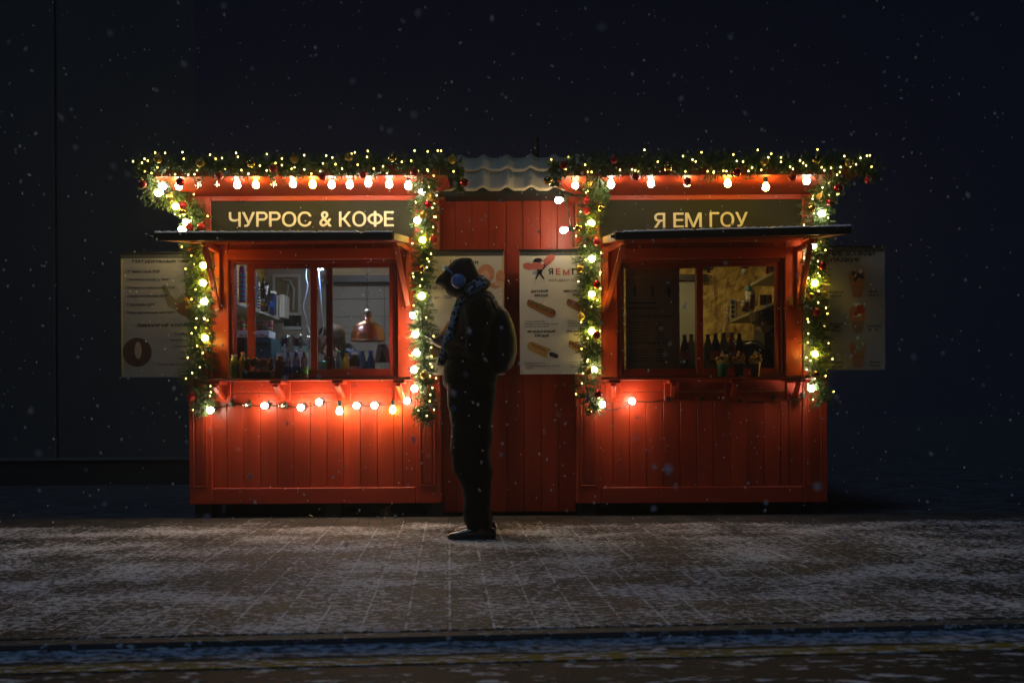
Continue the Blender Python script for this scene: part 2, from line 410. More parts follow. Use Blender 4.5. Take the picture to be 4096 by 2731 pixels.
# drift of snow along the kerb foot
mb=MB(); n=260; vs=[];fs=[]
for i in range(n+1):
    x=-7+14*i/n
    w=.085+.05*noise.noise(Vector((x*2.3,0,3)))+.04*noise.noise(Vector((x*9,2,3)))+.02*noise.noise(Vector((x*30,2,3)))
    for j in range(6):
        t=j/5; y=3.417-t*w+T*x
        vs.append((x,y,-.043+(1-t)**1.3*(.020+.006*noise.noise(Vector((x*7,t*3,0))))))
for i in range(n):
    for j in range(5):
        a=i*6+j; fs.append((a,a+1,a+7,a+6))
mb.add(vs,fs); o=mb.build('snow_drift',snow_ground('dirty drifted snow',(.06,.06,.065),.37,40,(.55,.60,.68),.16),smooth=True,keep=True); tag(o,kind='structure')
YL=snow_ground('worn yellow line paint with snow',(.26,.19,.02),.50,24)
strip('road_line',YL,3.20,3.29,-.040,x0=-9,x1=9,th=.003)
strip('snowy_ground',snow_ground('trodden snow',(.03,.03,.03),.40,9,(.17,.18,.20),.3),7.232,90,-.03,x0=-60,x1=60,th=.1,slant=False)
# ------------------------------------------------------------------ kiosks
def grid_box(mb,x0,x1,y0,y1,z0,z1): mb.box(x0,x1,y0,y1,z0,z1)
def kiosk(S):
    dz=S['dz']; xl,xr=S['xl'],S['xr']; xm=(xl+xr)/2; pm=S['pm']
    def kx(px,py=1300,d=DK): return WX(px,py,d)
    def kz(py,d=DK): return WZ(1245,py,d)+dz
    K=thing('market_kiosk',S['label'],'kiosk',(xm,DK+1,0),'red market kiosks')
    y=DK; ZB=kz(2014); ZT=kz(783)
    i0,i1=S['inner']   # X of inner edges of corner posts
    # foundation
    f=MB()
    for fx in S['feet']:
        f.box(fx-.06,fx+.06,y+.05,y+.3,.0,ZB-.002)
    f.box(xl+.1,xr-.1,y+.55,y+.7,-.02,ZB-.004)
    f.box(xl+.1,xr-.1,y+1.7,y+1.9,-.02,ZB-.004)
    parts(f,'foundation',mat('foundation block',(.05,.047,.043),.9,var=(8,.3,(1,1,1))),K)
    # corner posts with raised panels
    for a,b in ((xl,i0),(i1,xr)):
        p=MB(); p.box(a,b,y,y+.05,ZB,ZT)
        q=MB()
        w=b-a
        for z0,z1 in ((kz(1945),kz(1560)),(kz(1480),kz(985)),(kz(930),kz(800))):
            gx0,gx1=a+w*.17,b-w*.22
            # groove: frame moulding ring
            for (A,B,CC,D) in ((gx0,gx0+.008,z0,z1),(gx1-.008,gx1,z0,z1)): q.box(A,B,y-.007,y-.0005,CC,D)
            q.box(gx0+.009,gx1-.009,y-.007,y-.0005,z0,z0+.008); q.box(gx0+.009,gx1-.009,y-.007,y-.0005,z1-.008,z1)
            q.box(gx0+.022,gx1-.022,y-.006,y-.0005,z0+.022,z1-.022)
        po=p.build('corner_post',RED,K,bevel=.004)
        q.build('moulding',RED,po,bevel=.002)
    # lower plank panel (recessed) and rails
    pl=MB(); seams=S['seams']
    for a,b in zip(seams[:-1],seams[1:]): pl.box(a+.0016,b-.0016,y+.018,y+.045,kz(1953),kz(1606))
    pl.box(i0,i1,y+.046,y+.052,kz(1953),kz(1606))
    pl.build('plank_panel',RED,K,bevel=.003)
    r=MB(); r.box(i0+.002,i1-.002,y+.002,y+.05,ZB,kz(1950)); r.build('bottom_rail',REDH,K,bevel=.004)
    r=MB(); r.box(i0+.002,i1-.002,y+.002,y+.05,kz(1569),kz(1524)); r.box(i0+.002,i1-.002,y+.004,y+.05,kz(1610),kz(1570.5)); r.build('apron_board',REDH,K,bevel=.003)
    # side boards of the window, header, sill
    wo0,wo1=S['win_out']  # outer window frame X
    s=MB(); s.box(i0+.002,wo0,y+.006,y+.05,kz(1522),kz(952)); s.box(wo1,i1-.002,y+.006,y+.05,kz(1522),kz(952)); parts(s,'side_board',RED,K,bevel=.004)
    h=MB(); h.box(wo0+.002,wo1-.002,y-.004,y+.05,kz(1036),kz(995))
    n=14
    for k in range(n):
        a=wo0+(wo1-wo0)*k/n; b=wo0+(wo1-wo0)*(k+1)/n; h.box(a+.002,b-.002,y+.02,y+.045,kz(994),kz(966))
    h.box(wo0+.002,wo1-.002,y-.002,y+.019,kz(972),kz(955)); h.box(wo0+.002,wo1-.002,y+.0455,y+.052,kz(1000),kz(955)); h.build('header_beam',REDH,K,bevel=.003)
    # sign
    sz0,sz1=kz(954),kz(804); sx0,sx1=S['sign']
    r=MB(); r.box(i0+.002,i1-.002,y-.002,y+.05,sz1+.001,ZT); r.box(i0+.002,sx0-.002,y,y+.05,sz0,sz1); 
    if i1-sx1>.01: r.box(sx1+.002,i1-.002,y,y+.05,sz0,sz1)
    parts(r,'frieze_board',REDH,K,bevel=.003)
    sg=MB(); sg.box(sx0,sx1,y+.004,y+.03,sz0,sz1); sgo=sg.build('sign_board',SIGNM,K,bevel=.002)
    for t,x0,x1,z0,z1 in S['text']:
        mb=MB(); put_text(mb,t,x0,x1,z0,z1,y-.001,.022)
        o=mb.build('sign_lettering',CREAM,sgo)
    # window frame
    fr=MB(); zt,zb=kz(1037),kz(1521)
    wi0,wi1=S['win_in']
    fr.box(wo0+.001,wi0,y+.03,y+.12,zb,zt); fr.box(wi1,wo1-.001,y+.03,y+.12,zb,zt)
    fr.box(wi0+.001,wi1-.001,y+.03,y+.12,zt-.02,zt); fr.box(wi0+.001,wi1-.001,y+.012,y+.12,zb,zb+.022); fr.box(wi0+.001,wi1-.001,y+.028,y+.12,zb+.0225,zb+.036)
    W_=fr.build('window_frame',DRED,K,bevel=.003)
    for (a,b,ga,gb,yy,zt2) in S['sashes']:
        m=MB(); z0=zb+.037; z1=kz(1040); gz0,gz1=kz(1476),kz(zt2)
        m.box(a,ga,yy,yy+.03,z0,z1); m.box(gb,b,yy,yy+.03,z0,z1); m.box(ga+.0005,gb-.0005,yy,yy+.03,z0,gz0); m.box(ga+.0005,gb-.0005,yy,yy+.03,gz1,z1)
        so=m.build('sash',DRED,K,bevel=.0025)
        g=MB(); g.box(ga-.004,gb+.004,yy+.013,yy+.017,gz0-.004,gz1+.004); g.build('pane',GLASS,so)
    # counter
    cx0,cx1=S['counter']; cz=kz(1521,DC)
    c=MB(); 
    prof=[(cx0,y-.004),(cx0+.01,DC+.03),(cx0+.05,DC),(cx1-.05,DC),(cx1-.01,DC+.03),(cx1,y-.004)]
    nP=len(prof)
    vs=[(a,b,cz) for a,b in prof]+[(a,b,cz+.014) for a,b in prof]
    c.add(vs,[tuple(range(nP))[::-1],tuple(range(nP,2*nP))]+[(i,(i+1)%nP,(i+1)%nP+nP,i+nP) for i in range(nP)])
    co=c.build('counter',REDH,K,bevel=.003)
    c=MB(); c.box(cx0+.012,cx1-.012,DC+.006,y-.008,cz+.0145,cz+.020); c.build('counter_top',mat('dark counter laminate',(.035,.010,.008),.25),co)
    for bx in S['brackets']:
        b=MB(); 
        b.box(bx-.055,bx+.055,y-.014,y+.001,kz(1603),cz-.002)
        b.box(bx-.045,bx+.035,DC+.02,y-.015,cz-.022,cz-.0015)
        b.beam((bx-.012,DC+.05,cz-.028),(bx+.004,y-.012,kz(1592)),.034,.03)
        b.build('counter_bracket',RED,K,bevel=.003)
    # hatch
    hx0,hx1=S['hatch']; ta,tb=S['htilt']   # z offset left / right
    zf,zbk=S['hz']; th=.047; yb=y-.005
    def hp(u,v,w):   # u 0..1 across, v 0 front..1 back, w 0 bottom..1 top
        x=hx0+(hx1-hx0)*u; yy=DH+(yb-DH)*v; z=zf+(zbk-zf)*v+(ta+(tb-ta)*u)*(1-v*.4)+th*w
        return Vector((x,yy,z))
    def hbox(mb,u0,u1,v0,v1,w0,w1):
        mb.hexa([hp(u0,v0,w0),hp(u1,v0,w0),hp(u1,v1,w0),hp(u0,v1,w0),hp(u0,v0,w1),hp(u1,v0,w1),hp(u1,v1,w1),hp(u0,v1,w1)])
    hh=MB(); hbox(hh,.003,.997,.01,.99,.35,.93); hbox(hh,.004,.05,.02,.99,.0,.34); hbox(hh,.95,.996,.02,.99,0,.34); hbox(hh,.052,.948,.02,.1,0,.34); hbox(hh,.052,.948,.5,.57,0,.34); hbox(hh,.052,.948,.93,.99,0,.34)
    ho=hh.build('hatch',RED,K,bevel=.003)
    e=MB(); hbox(e,0,1,-.006,.008,-.02,1.03); 
    hbox(e,.0,1.,.0085,.995,.94,1.04); e.build('hatch_cover',BLACKR,ho)
    e=MB(); hbox(e,-.006,.0025,.03 if S['wood']=='L' else .03,.995,.05,.95); hbox(e,.9975,1.006,.03,.995,.05,.95); parts(e,'edge_trim',BARE,ho)
    kb=MB(); q=hp(S['knob'],-.01,.45); kb.tube([q+Vector((-.006,0,0)),q+Vector((-.03,-.004,0))] if S['knob']<.5 else [q,q+Vector((.03,-.004,0))],.010,10); kb.build('end_knob',DARK,ho,smooth=True)
    # snow crust on hatch top
    sn=MB(); nn=220; vs=[];fs=[]
    for i in range(nn+1):
        u=i/nn
        hgt=max(.001,.009+.006*noise.noise(Vector((u*60,S['dz']*99,0)))+.004*noise.noise(Vector((u*190,5,0))))
        if noise.noise(Vector((u*22,9,S['pm']*.01)))>.38: hgt*=.25
        for j,v in enumerate((-.004,.01,.06,.30)):
            P=hp(u,v,1.05); P.z+=(0,hgt,hgt*1.1,.001)[j]
            P.y+=.006*noise.noise(Vector((u*80,j,0))); vs.append(P)
    for i in range(nn):
        for j in range(3): a=i*4+j; fs.append((a,a+4,a+5,a+1))
    sn.add(vs,fs); sn.build('snow_crust',SNOW,ho,smooth=True)
    # hinged brackets
    for lx,pxe,pye in S['stays']:
        zt_,zb_=kz(1003),kz(1240); A=Vector((lx,y-.016,zt_)); Bm=Vector((lx,y-.016,zb_))
        E=W(pxe,pye,6.84); E.z=zt_+.006
        m=MB(); m.box(lx-.018,lx+.018,y-.026,y-.002,zb_,zt_+.02)
        d=(E-A); d.z=0; d.normalize()
        m.beam(A+d*.014,E,.030,.034); 
        m.beam(E-d*.03+Vector((0,0,-.02)),Bm+d*.012+Vector((0,0,.03)),.034,.028,up=(0,1,0))
        m.build('hatch_stay',mat('orange red stay',(.50,.075,.022),.45,var=(12,.25,(1,1,.2))),K,bevel=.002)
    # latch
    if S.get('latch'):
        q=S['latch']; m=MB(); m.box(q.x-.012,q.x+.01,y+.001,y+.0055,q.z-.045,q.z+.02); m.tube([(q.x+.014,y-.003,q.z-.05),(q.x+.014,y-.003,q.z+.02)],.004,8); m.build('hinge',mat('brass',(.7,.5,.15),.35,1.),K)
    # eave soffit, fascia, roof
    ex0,ex1=S['eave']; zf_=kz(705,DE); zl=kz(693,DE)
    e=MB()
    e.hexa([(ex0,DE,zf_),(ex1,DE,zf_),(xr+.002,y-.003,ZT-.002),(xl-.002,y-.003,ZT-.002),(ex0,DE,zl),(ex1,DE,zl),(ex1,y-.003,zl),(ex0,y-.003,zl)])
    e.build('soffit',REDH,K,bevel=.002)
    e=MB(); e.box(ex0-.012,ex1+.012,DE-.022,DE-.001,zf_-.004,zl+.05)
    e.build('fascia',REDH,K,bevel=.003)
    e=MB()
    for (a,b) in ((ex0,xl),(xr,ex1)):
        lo,hi=min(a,b),max(a,b)
        if a==ex0: e.hexa([(a,y,zf_),(b-.001,y,ZT-.05),(b-.001,y+2.1,ZT-.05),(a,y+2.1,zf_),(a,y,zl),(b-.001,y,zl),(b-.001,y+2.1,zl),(a,y+2.1,zl)])
        else: e.hexa([(a+.001,y,ZT-.05),(b,y,zf_),(b,y+2.1,zf_),(a+.001,y+2.1,ZT-.05),(a+.001,y,zl),(b,y,zl),(b,y+2.1,zl),(a+.001,y+2.1,zl)])
    parts(e,'side_eave',RED,K)
    R=MB(); ym=y+1.05
    R.add([(ex0-.01,DE-.02,zl+.052),(ex1+.01,DE-.02,zl+.052),(ex1+.01,y+2.15,zl+.052),(ex0-.01,y+2.15,zl+.052),(ex0+.3,ym,zl+.26),(ex1-.3,ym,zl+.26)],[(0,3,2,1),(0,1,5,4),(1,2,5),(2,3,4,5),(3,0,4)])
    R.build('roof',mat('dark roofing',(.02,.02,.022),.7,var=(4,.3,(1,1,1))),K)
    # side and back walls, floor, ceiling
    s=MB()
    for a,b in ((xl,xl+.03),(xr-.03,xr)): s.box(a,b,y+.0505,y+2.1,ZB,ZT-.004)
    parts(s,'side_wall',RED,K)
    bk=MB(); bk.box(xl+.031,xr-.031,y+2.05,y+2.1,ZB,ZT-.004); bk.build('back_wall',S['backmat'],K)
    li=MB(); li.box(xl+.0305,xl+.045,y+.13,y+2.04,ZB+.05,ZT-.06); li.box(xr-.045,xr-.0305,y+.13,y+2.04,ZB+.05,ZT-.06); parts(li,'wall_lining',OSB,K)
    ce=MB(); ce.box(xl+.03,xr-.03,y+.052,y+2.05,ZT-.05,ZT-.006); ce.build('ceiling',OSB,K)
    fl=MB(); fl.box(xl+.03,xr-.03,y+.06,y+2.05,ZB+.001,ZB+.04); fl.build('floor',mat('kiosk floor',(.05,.045,.04),.8),K)
    ic=MB(); ic.box(wi0-.05,wi1+.05,y+.125,y+.5,zb-.03,zb-.002); ic.build('inner_counter',mat('inner worktop',(.16,.17,.18),.35),K)
    return K
def seams_px(lst,py=1800): return [WX(p,py,DK) for p in lst]
BACKL=mat('grey wall panel',(.24,.225,.20),.6,var=(3,.1,(1,1,1)))
kx=lambda p,py=1300: WX(p,py,DK)
KL=kiosk(dict(dz=0,label='red wooden churros and coffee kiosk on the left, window open beside the customer',pm=1245,
    xl=kx(757,1900),xr=kx(1763,1900),inner=(kx(848,1700),kx(1662,1700)),feet=[kx(800),kx(1320),kx(1735)],
    seams=seams_px([848,905,972,1039,1106,1173,1240,1306,1373,1440,1508,1575,1610,1662]),
    sign=(kx(840,880),kx(1654,880)),text=[('ЧУРРОС',kx(915,880),kx(1246,880),WZ(1080,908,DK),WZ(1080,847,DK)),('&',kx(1277,880),kx(1327,880),WZ(1300,907,DK),WZ(1300,845,DK)),('КОФЕ',kx(1356,880),kx(1576,880),WZ(1460,905,DK)-.004,WZ(1460,845,DK))],
    win_out=(kx(913),kx(1590)),win_in=(kx(930),kx(1578)),
    sashes=[(kx(977),kx(1321),kx(1007),kx(1296),DK+.082,1067),(kx(1237),kx(1577),kx(1264),kx(1554),DK+.046,1067)],
    counter=(WX(828,1520,DC+.1),WX(1653,1520,DC+.1)),brackets=[kx(893,1560),kx(1132,1560),kx(1372,1560),kx(1611,1560)],
    hatch=(-2.300,-.800),htilt=(0,-.006),hz=(1.848,1.972),wood='R',knob=0.0,
    stays=[(kx(874),815,962),(kx(1636),1578,966)],eave=(-2.504,-.484),backmat=BACKL))
KR=kiosk(dict(dz=-.010,label='red wooden hot dog kiosk on the right, window closed and mostly unlit',pm=2810,
    xl=kx(2308,1900),xr=kx(3310,1900),inner=(kx(2402,1700),kx(3213,1700)),feet=[kx(2350),kx(2860),kx(3280)],
    seams=seams_px([2402,2453,2520,2587,2655,2722,2789,2856,2923,2991,3057,3124,3159,3213]),
    sign=(kx(2400,880),kx(3212,880)),text=[('Я',kx(2616,880),kx(2661,880),WZ(2640,911,DK),WZ(2640,852,DK)),('ЕМ',kx(2693,880),kx(2807,880),WZ(2750,910,DK),WZ(2750,851,DK)),('ГОУ',kx(2838,880),kx(2991,880),WZ(2910,909,DK),WZ(2910,848,DK))],
    win_out=(kx(2470),kx(3143)),win_in=(kx(2488),kx(3128)),
    sashes=[(kx(2488),kx(2818),kx(2501),kx(2791),DK+.082,1069),(kx(2792),kx(3127),kx(2818),kx(3107),DK+.046,1066)],
    counter=(WX(2396,1520,DC+.1),WX(3236,1520,DC+.1)),brackets=[kx(2452,1560),kx(2686,1560),kx(2928,1560),kx(3175,1560)],
    hatch=(.608,2.096),htilt=(-.008,.022),hz=(1.842,1.962),wood='L',knob=.0,
    stays=[(kx(2424),2500,960),(kx(3196),3246,965)],eave=(.268,2.291),backmat=OSB,latch=W(3163,1195,DK)))
# ------------------------------------------------------------------ shed between the kiosks
SH=thing('plank_shed','low red plank shed with beige tiled roof between the two kiosks','shed',(-.08,DM+.8,0))
w=MB(); sx=[KL and kx(1763,1900)+.004]+[WX(p,1300,DM) for p in (1822,1889,1956,2026,2093,2163,2231,2300)]+[kx(2308,1900)-.004]
for a,b in zip(sx[:-1],sx[1:]): 
    if b-a>.01: w.box(a+.0018,b-.0018,DM+random.uniform(0,.002),DM+.025,.02,WZ(2030,774,DM))
w.box(sx[0],sx[-1],DM+.026,DM+1.6,.02,WZ(2030,776,DM)); w.build('plank_wall',RED,SH,bevel=.003)
# wavy metal tile roof : 3 courses
r=MB(); x0,x1=sx[0]-.10,sx[-1]+.16; nx=150; per=.172; TR=[(7.08,2.352,7.20,2.500),(7.185,2.512,7.315,2.626)]
for (d0,z0,d1,z1) in TR[:2]:
    vs=[];fs=[]
    for i in range(nx+1):
        x=x0+(x1-x0)*i/nx; ph=2*math.pi*(x-WX(1931,750,7.1))/per
        wv=.012*(math.cos(ph)+.35*math.cos(2*ph))
        for (d,z,dd) in ((d0,z0-.02,0),(d0,z0,0),(d0+.012,z0+.010,0),(d0+(d1-d0)*.5,(z0+z1)/2+.004,0),(d1,z1,0)):
            vs.append((x,d-wv*.15,z+wv))
    m5=5
    for i in range(nx):
        for j in range(m5-1): a=i*m5+j; fs.append((a,a+m5,a+m5+1,a+1))
    r.add(vs,fs)
ro=r.build('tiled_roof',TILE,SH,smooth=True); so=ro.modifiers.new('s','SOLIDIFY'); so.thickness=.004
r=MB(); r.box(sx[0]-.06,sx[-1]+.06,7.12,7.34,2.300,2.352); r.build('soffit_board',mat('dark soffit',(.02,.02,.018),.8),SH)
r=MB(); q=W(2145,640,7.7); r.tube([(q.x,7.7,q.z-.1),(q.x,7.7,q.z+.17)],.023,12); r.build('flue_pipe',DARK,SH,smooth=True)
# ------------------------------------------------------------------ background building and trees
bm_=mat('grey rendered wall',(.085,.090,.090),.8,var=(1.2,.18,(1,1,.4)),bump=(14,.15,(1,1,1)))
BD=thing('grey_building','long grey rendered building far behind the kiosks with a dark plinth','building',(-8,12,0))
b=MB(); b.hexa([(-14,10.95,.27),(-3.55,10.95,.27),(-4.1,11.8,.27),(-14,11.8,.27),(-14,10.95,9.5),(-3.55,10.95,9.5),(-4.1,11.8,9.5),(-14,11.8,9.5)]); b.build('wall',bm_,BD)
b=MB(); b.hexa([(-14,10.93,-.03),(-3.55,10.93,-.03),(-4.1,11.8,-.03),(-14,11.8,-.03),(-14,10.93,.24),(-3.55,10.93,.24),(-4.1,11.8,.24),(-14,11.8,.24)]); b.build('plinth',mat('dark plinth',(.03,.03,.028),.9,var=(6,.3,(1,1,1))),BD)
b=MB(); b.box(-14,-3.55,10.90,10.945,.245,.275); b.build('drip_edge',mat('pale ledge',(.15,.15,.15),.7),BD)
b=MB()
for xx in (-10.6,-5.1,): b.tube([(xx,10.93,.28),(xx,10.93,9.4)],.012,6)
parts(b,'wall_joint',mat('wall joint',(.12,.13,.13),.7),BD)
# ------------------------------------------------------------------ garlands
NEED=[mat('pine needle',(.060,.135,.030),.5),mat('pale pine needle',(.19,.27,.07),.5),mat('garland wire',(.03,.05,.02),.6)]
def path3(pts):   # (px,py,D,rpx)
    P=[(W(a,b,d),r*d/F) for a,b,d,r in pts]; out=[]
    for (p,r),(q,s) in zip(P[:-1],P[1:]):
        n=max(2,int((q-p).length/.02))
        for i in range(n): t=i/n; out.append((p.lerp(q,t),r+(s-r)*t))
    out.append(P[-1]); return out
def garland(name_lbl,chains,dens=150,seed=1):
    rnd=random.Random(seed); root=thing('pine_garland',name_lbl,'garland',W(*chains[0][0][:3]),'pine garlands on the kiosks')
    g=MB(); core=[]
    for ch in chains:
        P=path3(ch); core.append(P)
        g.mi=2; g.tube([p for p,_ in P],.006,6)
        L=sum((b[0]-a[0]).length for a,b in zip(P[:-1],P[1:]))
        for k in range(int(L*dens*1.9)):
            i=rnd.randrange(len(P)-1); p=P[i][0].lerp(P[i+1][0],rnd.random()); r=P[i][1]*(1.08+.4*noise.noise(p*6))
            t=(P[i+1][0]-P[i][0]).normalized()
            d=Vector((rnd.gauss(0,1),rnd.gauss(-.25,.8),rnd.gauss(0,1))); d-=t*d.dot(t)*.6; d.normalize()
            ln=r*rnd.uniform(.65,1.3); tip=p+d*ln+Vector((0,0,-.15*ln)); 
            if tip.y>DK-.02 and p.y<DK: tip.y=DK-.02
            ax=(tip-p).normalized(); u=ax.orthogonal().normalized(); v=ax.cross(u)
            g.mi=2; g.beam(p,tip,.0025,.0025)
            nn=24; g.mi=0 if rnd.random()<.72 else 1
            for j in range(nn):
                s=.15+.85*j/nn; a=rnd.uniform(0,6.28); b=p.lerp(tip,s); nd=(u*math.cos(a)+v*math.sin(a)+ax*rnd.uniform(.5,1.1)).normalized()
                l=rnd.uniform(.016,.028); wv=nd.cross(ax)
                if wv.length<1e-4: continue
                wv=wv.normalized()*.0018; e=b+nd*l
                g.add([b-wv,b+wv,e+wv*.6,e-wv*.6],[(0,1,2,3)])
    g.build('foliage',NEED,root)
    return root,core
DV=7.06
G={}
def vch(l): return [(a,b,(DV if b>775 else (DE-.04+(DV-DE+.04)*max(0,(b-690))/85)),r*1.42) for a,b,r in l]
G['lt']=garland('long pine garland with tiny lights along the eave of the left kiosk',[[(548,662,DE-.05,40),(620,655,DE-.05,50),(800,662,DE-.05,44),(1100,660,DE-.05,44),(1400,658,DE-.05,46),(1700,652,DE-.05,50),(1830,655,DE-.05,42)],[(1815,650,DE-.03,35),(1836,700,DE,26),(1838,762,DE,16)],[(600,690,DE-.05,36),(565,715,DE-.05,24)]],190,1)
G['ll']=garland('pine garland hanging down the outer left post of the left kiosk',[vch([(600,690,40),(655,750,42),(715,795,42),(772,840,40),(795,900,38),(778,960,36),(795,1050,34),(800,1110,36),(818,1170,36),(810,1230,38),(800,1290,38),(790,1350,36),(800,1400,36),(795,1470,44),(792,1540,42),(800,1600,40),(825,1642,26)])],200,2)
G['lr']=garland('pine garland down the right post of the left kiosk, nearest the customer',[vch([(1690,690,40),(1705,760,40),(1702,830,36),(1706,900,36),(1698,960,36),(1690,1040,34),(1690,1110,32),(1688,1200,32),(1690,1300,36),(1690,1380,34),(1690,1450,32),(1700,1520,34),(1710,1580,36),(1712,1630,36),(1690,1665,30),(1715,1690,14)]),vch([(1660,1635,14),(1690,1660,24)])],200,3)
G['rt']=garland('long pine garland with tiny lights along the eave of the right kiosk',[[(2205,665,DE-.05,36),(2300,660,DE-.05,44),(2500,650,DE-.05,46),(2750,652,DE-.05,46),(3000,650,DE-.05,46),(3250,650,DE-.05,48),(3400,650,DE-.05,50),(3500,670,DE-.05,38)],[(2230,680,DE-.03,30),(2225,745,DE-.03,16)],[(3490,690,DE-.05,30),(3460,725,DE-.05,18)]],190,4)
G['rl']=garland('pine garland hanging down the left post of the right kiosk',[vch([(2400,690,34),(2385,745,38),(2370,800,34),(2350,860,32),(2345,930,34),(2356,1000,36),(2350,1070,36),(2352,1140,34),(2362,1220,34),(2365,1300,30),(2358,1380,34),(2368,1450,32),(2352,1500,36),(2345,1550,38),(2360,1600,34),(2388,1640,18)]),vch([(2385,790,20),(2430,800,12)])],200,5)
G['rr']=garland('pine garland hanging down the outer right post of the right kiosk',[vch([(3345,700,38),(3315,740,38),(3270,790,40),(3250,850,38),(3262,920,36),(3275,975,30),(3258,1040,34),(3265,1110,34),(3255,1180,32),(3262,1250,34),(3270,1320,34),(3258,1390,34),(3275,1440,36),(3262,1500,32),(3280,1560,36),(3285,1605,30)])],200,6)
# ------------------------------------------------------------------ fairy lights
def tiny(): 
    m=MB(); m.ball((0,0,0),.0048,8,5,sc=(1,1,1.25)); return m
fm=tiny().build('tiny_bulb',FAIRY,keep=True,smooth=True).data
bpy.data.objects.remove(bpy.data.objects['tiny_bulb'])
def fairy(key,label,n,seed,bias=None):
    rnd=random.Random(seed); root_g,core=G[key]; P=core[0]
    r=thing('fairy_light_string',label,'string lights',P[0][0],'fairy lights in the garlands')
    pts=[]; 
    for k in range(n):
        i=int((k+rnd.random())/n*(len(P)-1)); p,rad=P[i]
        if bias and not bias(p): continue
        a=rnd.uniform(-1.25,1.25); q=p+Vector((0,-rad*math.cos(a)*.8-.012,0))
        t=(P[min(i+1,len(P)-1)][0]-P[max(i-1,0)][0]).normalized(); sd=t.cross(Vector((0,1,0))).normalized()
        q+=sd*rad*math.sin(a)*1.05; pts.append(q)
    w=MB(); w.tube([p+Vector((0,.004,.006)) for p in pts],.0013,4); w.build('wire',DGREEN,r)
    for q in pts:
        o=bpy.data.objects.new('tiny_bulb',fm); C.objects.link(o); o.location=q; attach(o,r)
fairy('lt','tiny lights strung through the eave garland of the left kiosk',60,11)
fairy('ll','tiny lights strung down the outer left garland of the left kiosk',44,12)
fairy('lr','tiny lights strung down the garland nearest the customer',46,13)
fairy('rt','tiny lights strung through the eave garland of the right kiosk',64,14,bias=lambda p: p.x>1.15 or random.random()<.35)
fairy('rl','tiny lights strung down the left post garland of the right kiosk',34,15)
fairy('rr','tiny lights strung down the outer right garland of the right kiosk',50,16)
# ------------------------------------------------------------------ festoon bulbs
def bulbprof(): return [(.0095,0),(.011,.004),(.0150,.013),(.0205,.024),(.0228,.035),(.0215,.046),(.016,.0545),(.008,.0585),(.0001,.0595)]
m=MB(); m.lathe(bulbprof(),n=16); BM={}
for k,mt in (('w',B_WHITE),('y',B_YEL),('m',B_WARM)):
    o=m.build('bulb',mt,keep=True,smooth=True); BM[k]=o.data; bpy.data.objects.remove(o)
m2=MB(); m2.lathe(bulbprof(),n=16); m2.mi=1
for dx in (-.006,-.002,.002,.006): m2.tube([(dx,0,.018),(dx*.8,0,.042)],.0009,5)
o=m2.build('bulb',[CLEARB,FIL],keep=True,smooth=True); BM['d']=o.data; bpy.data.objects.remove(o)
m=MB(); m.lathe([(.012,-.040),(.0165,-.036),(.0175,-.02),(.0155,-.018),(.0155,-.004),(.0135,.004)],n=14); m.box(-.03,.03,-.006,.006,-.039,-.028)
o=m.build('h',DGREEN,keep=True,smooth=False); HM=o.data; bpy.data.objects.remove(o)
DN,FR,LF=Vector((0,-.05,-1)),Vector((-.15,-1,-.12)),Vector((-1,-.4,-.2))
def festoon(label,items,extra=()):
    """items: (px,py,D,kind,dir) ; kind '-' = empty holder, 'c' = cable point"""
    p0=W(*items[0][:3]); r=thing('festoon_light_string',label,'string lights',p0,'festoon bulb strings on the kiosks')
    cab=[]
    for px,py,d,k,dr in items:
        c=W(px,py,d)
        if k=='c': cab.append(c); continue
        dv=dr.normalized(); base=c-dv*.036
        h=bpy.data.objects.new('lamp_holder',HM); C.objects.link(h); h.rotation_mode='QUATERNION'; h.location=base
        h.rotation_quaternion=dv.to_track_quat('Z','X'); attach(h,r)
        if k in 'wymd':
            b=bpy.data.objects.new('bulb',BM[k]); C.objects.link(b); b.rotation_mode='QUATERNION'; b.location=base; b.rotation_quaternion=dv.to_track_quat('Z','X'); attach(b,h)
        cab.append(base-dv*.034)
    pts=[]
    for a,b in zip(cab[:-1],cab[1:]):
        sag=min(.02,(b-a).length*.09)
        for i in range(6): t=i/6; p=a.lerp(b,t); p.z-=4*t*(1-t)*sag; pts.append(p)
    pts.append(cab[-1])
    m=MB(); m.tube(pts,.0035,6); m.build('cable',DGREEN,r,smooth=True)
D1=6.74
festoon('festoon bulbs hanging in a row under the left kiosk eave, above its sign',[(x,y,D1,k,DN) for x,y,k in ((715,745,'w'),(793,743,'d'),(868,739,'d'),(949,741,'w'),(1024,740,'y'),(1095,740,'d'),(1172,736,'m'),(1251,739,'y'),(1327,740,'w'),(1399,740,'w'),(1473,733,'w'),(1557,738,'w'),(1633,744,'w'))])
DF=7.045
festoon('festoon bulbs running down the outer left garland of the left kiosk',[(650,745,6.66,'w',FR),(633,772,6.78,'m',LF),(703,826,6.98,'y',FR),(744,889,6.99,'m',FR),(727,917,6.99,'m',LF),(800,985,DF,'c',FR),(814,1062,DF-.02,'y',FR),(812,1132,DF-.02,'y',FR),(817,1206,DF-.02,'m',FR),(816,1276,DF,'d',FR),(820,1352,DF,'y',FR),(838,1430,7.10,'-',DN),(835,1560,7.1,'c',FR),(841,1640,DF,'w',FR)])
